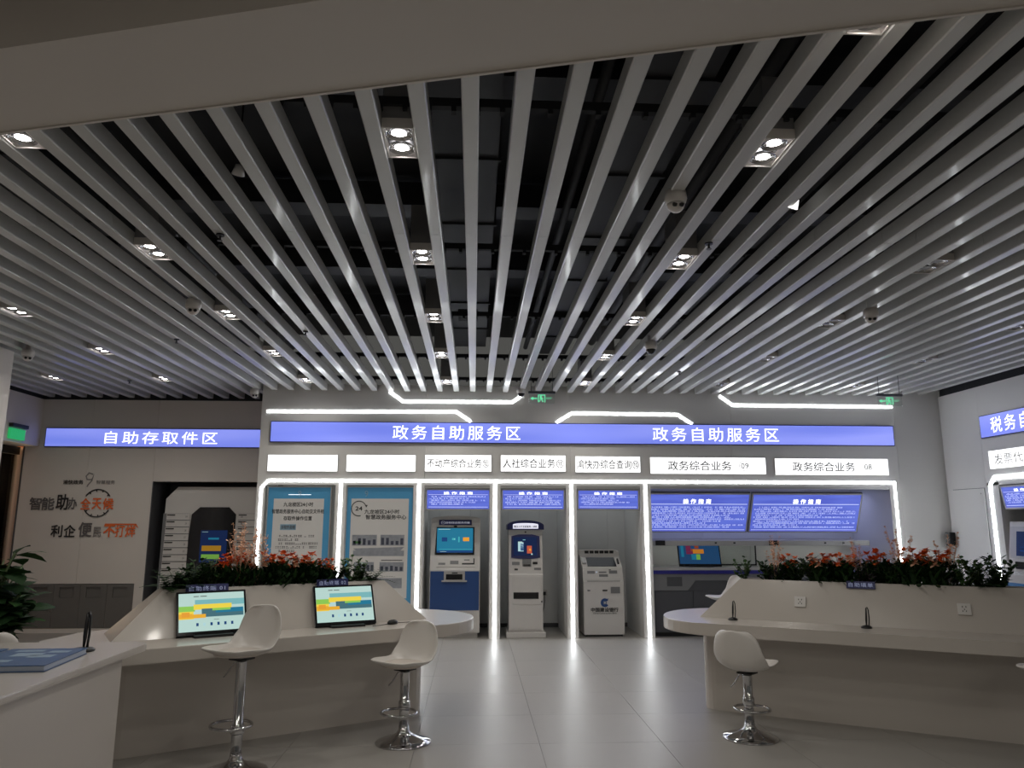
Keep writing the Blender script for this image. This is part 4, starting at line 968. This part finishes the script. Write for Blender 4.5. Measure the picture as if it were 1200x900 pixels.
def planter(o, items, place, grp):
    for i, (kind, u, sc) in enumerate(items):
        key = (kind, i % 2)
        loc = iw(o, u, .69 + (.025 if i % 2 else -.025), 1.068); rnd = random.Random(i * 7 + len(items))
        lab = f'{KN[kind][1]} in the {place} planter, {ORD[i]} from the aisle'
        if key not in PROTO: r = PROTO[key] = make_plant(kind, 31 + len(PROTO)); r.location = loc
        else: r = copy_tree(PROTO[key], lab, loc)
        r['label'] = lab; r['group'] = grp; r.rotation_euler = (0, 0, rnd.uniform(0, 6)); r.scale = (sc, sc, sc)
Lit = [('fern', .03, 1.0), ('leafy', -.07, .9), ('leafy', -.18, 1.05), ('bushy', -.28, .95), ('lily', -.40, .85), ('bushy', -.48, .95), ('lily', -.58, 1.05), ('lily', -.70, .95), ('lily', -.82, 1.1), ('bushy', -.90, .9), ('sprig', -.97, 1.1), ('lily', -1.05, 1.0), ('sprig', -1.10, 1.2), ('lily', -1.22, 1.0), ('bushy', -1.30, 1.1), ('bushy', -1.40, 1.0), ('fern', -1.47, 1.1), ('bushy', -1.53, .8), ('fern', -1.61, 1.1)]
Rit = [('leafy', .24, .95), ('bushy', .44, .9), ('sprig', .50, .95), ('lily', .60, .9), ('bushy', .70, 1.0), ('sage', .80, 1.0), ('lily', .90, 1.0), ('bushy', 1.0, 1.0), ('lily', 1.08, 1.0), ('sprig', 1.18, .9), ('sage', 1.26, 1.0), ('lily', 1.36, 1.1), ('bushy', 1.44, 1.0), ('sprig', 1.52, 1.1), ('lily', 1.62, 1.2), ('sage', 1.70, 1.1), ('lily', 1.78, 1.15), ('sprig', 1.86, 1.0), ('leafy', 1.95, 1.1), ('bushy', 2.05, 1.1), ('fern', 2.12, 1.1), ('bushy', 2.20, 1.15)]
planter(OL, Lit, 'monitor counter', 'plants in the monitor counter planter'); planter(ORR, Rit, 'form counter', 'plants in the form counter planter')

# big potted plant at the picture edge
pp = empty('potted_plant', (-3.88, 6.30, 0), label='large potted plant with broad dark leaves behind the reception desk', cat='plant')
obj('pot', MB(M_pot).lathe([(.14, 0), (.16, .02), (.22, .60), (.235, .64), (.22, .65), (.21, .62), (.20, .58)], 28), pp)
obj('soil', MB(M_soil).lathe([(.0, .60), (.20, .605)], 20, cap=False), pp)
rnd = random.Random(5); leafme = []
for v in range(4):
    m = MB(L_dark if v % 2 else L_green); leaf(m, (0, 0, 0), (0, 1, .25), .24, .12 + .014 * v, .9, 4); me = bpy.data.meshes.new('leaf'); m.bm.to_mesh(me); m.bm.free(); me.materials.append(m.mats[0]); leafme.append(me)
st = MB(M_stem); tips = []
for i in range(20):
    a = rnd.uniform(0, 2 * PI); rr = rnd.uniform(.08, .36); h = rnd.uniform(.90, 1.40); tip = Vector((rr * math.cos(a), rr * math.sin(a), h)); st.tube([(.03 * math.cos(a), .03 * math.sin(a), .66), tuple(Vector((tip.x * .4, tip.y * .4, (h + .66) / 2))), tuple(tip)], .007, 5); tips.append(tip)
obj('stem', st, pp)
for i in range(295):
    tip = rnd.choice(tips); t = rnd.uniform(.0, 1.0); P = Vector((tip.x * (.35 + .65 * t), tip.y * (.35 + .65 * t),   .66 + (tip.z - .66) * t))
    o = mobj('leaf', rnd.choice(leafme), pp, tuple(P)); s = rnd.uniform(.75, 1.1); o.scale = (s, s, s); o.rotation_euler = (rnd.uniform(-.3, .5), rnd.uniform(-.4, .4), rnd.uniform(0, 2 * PI))
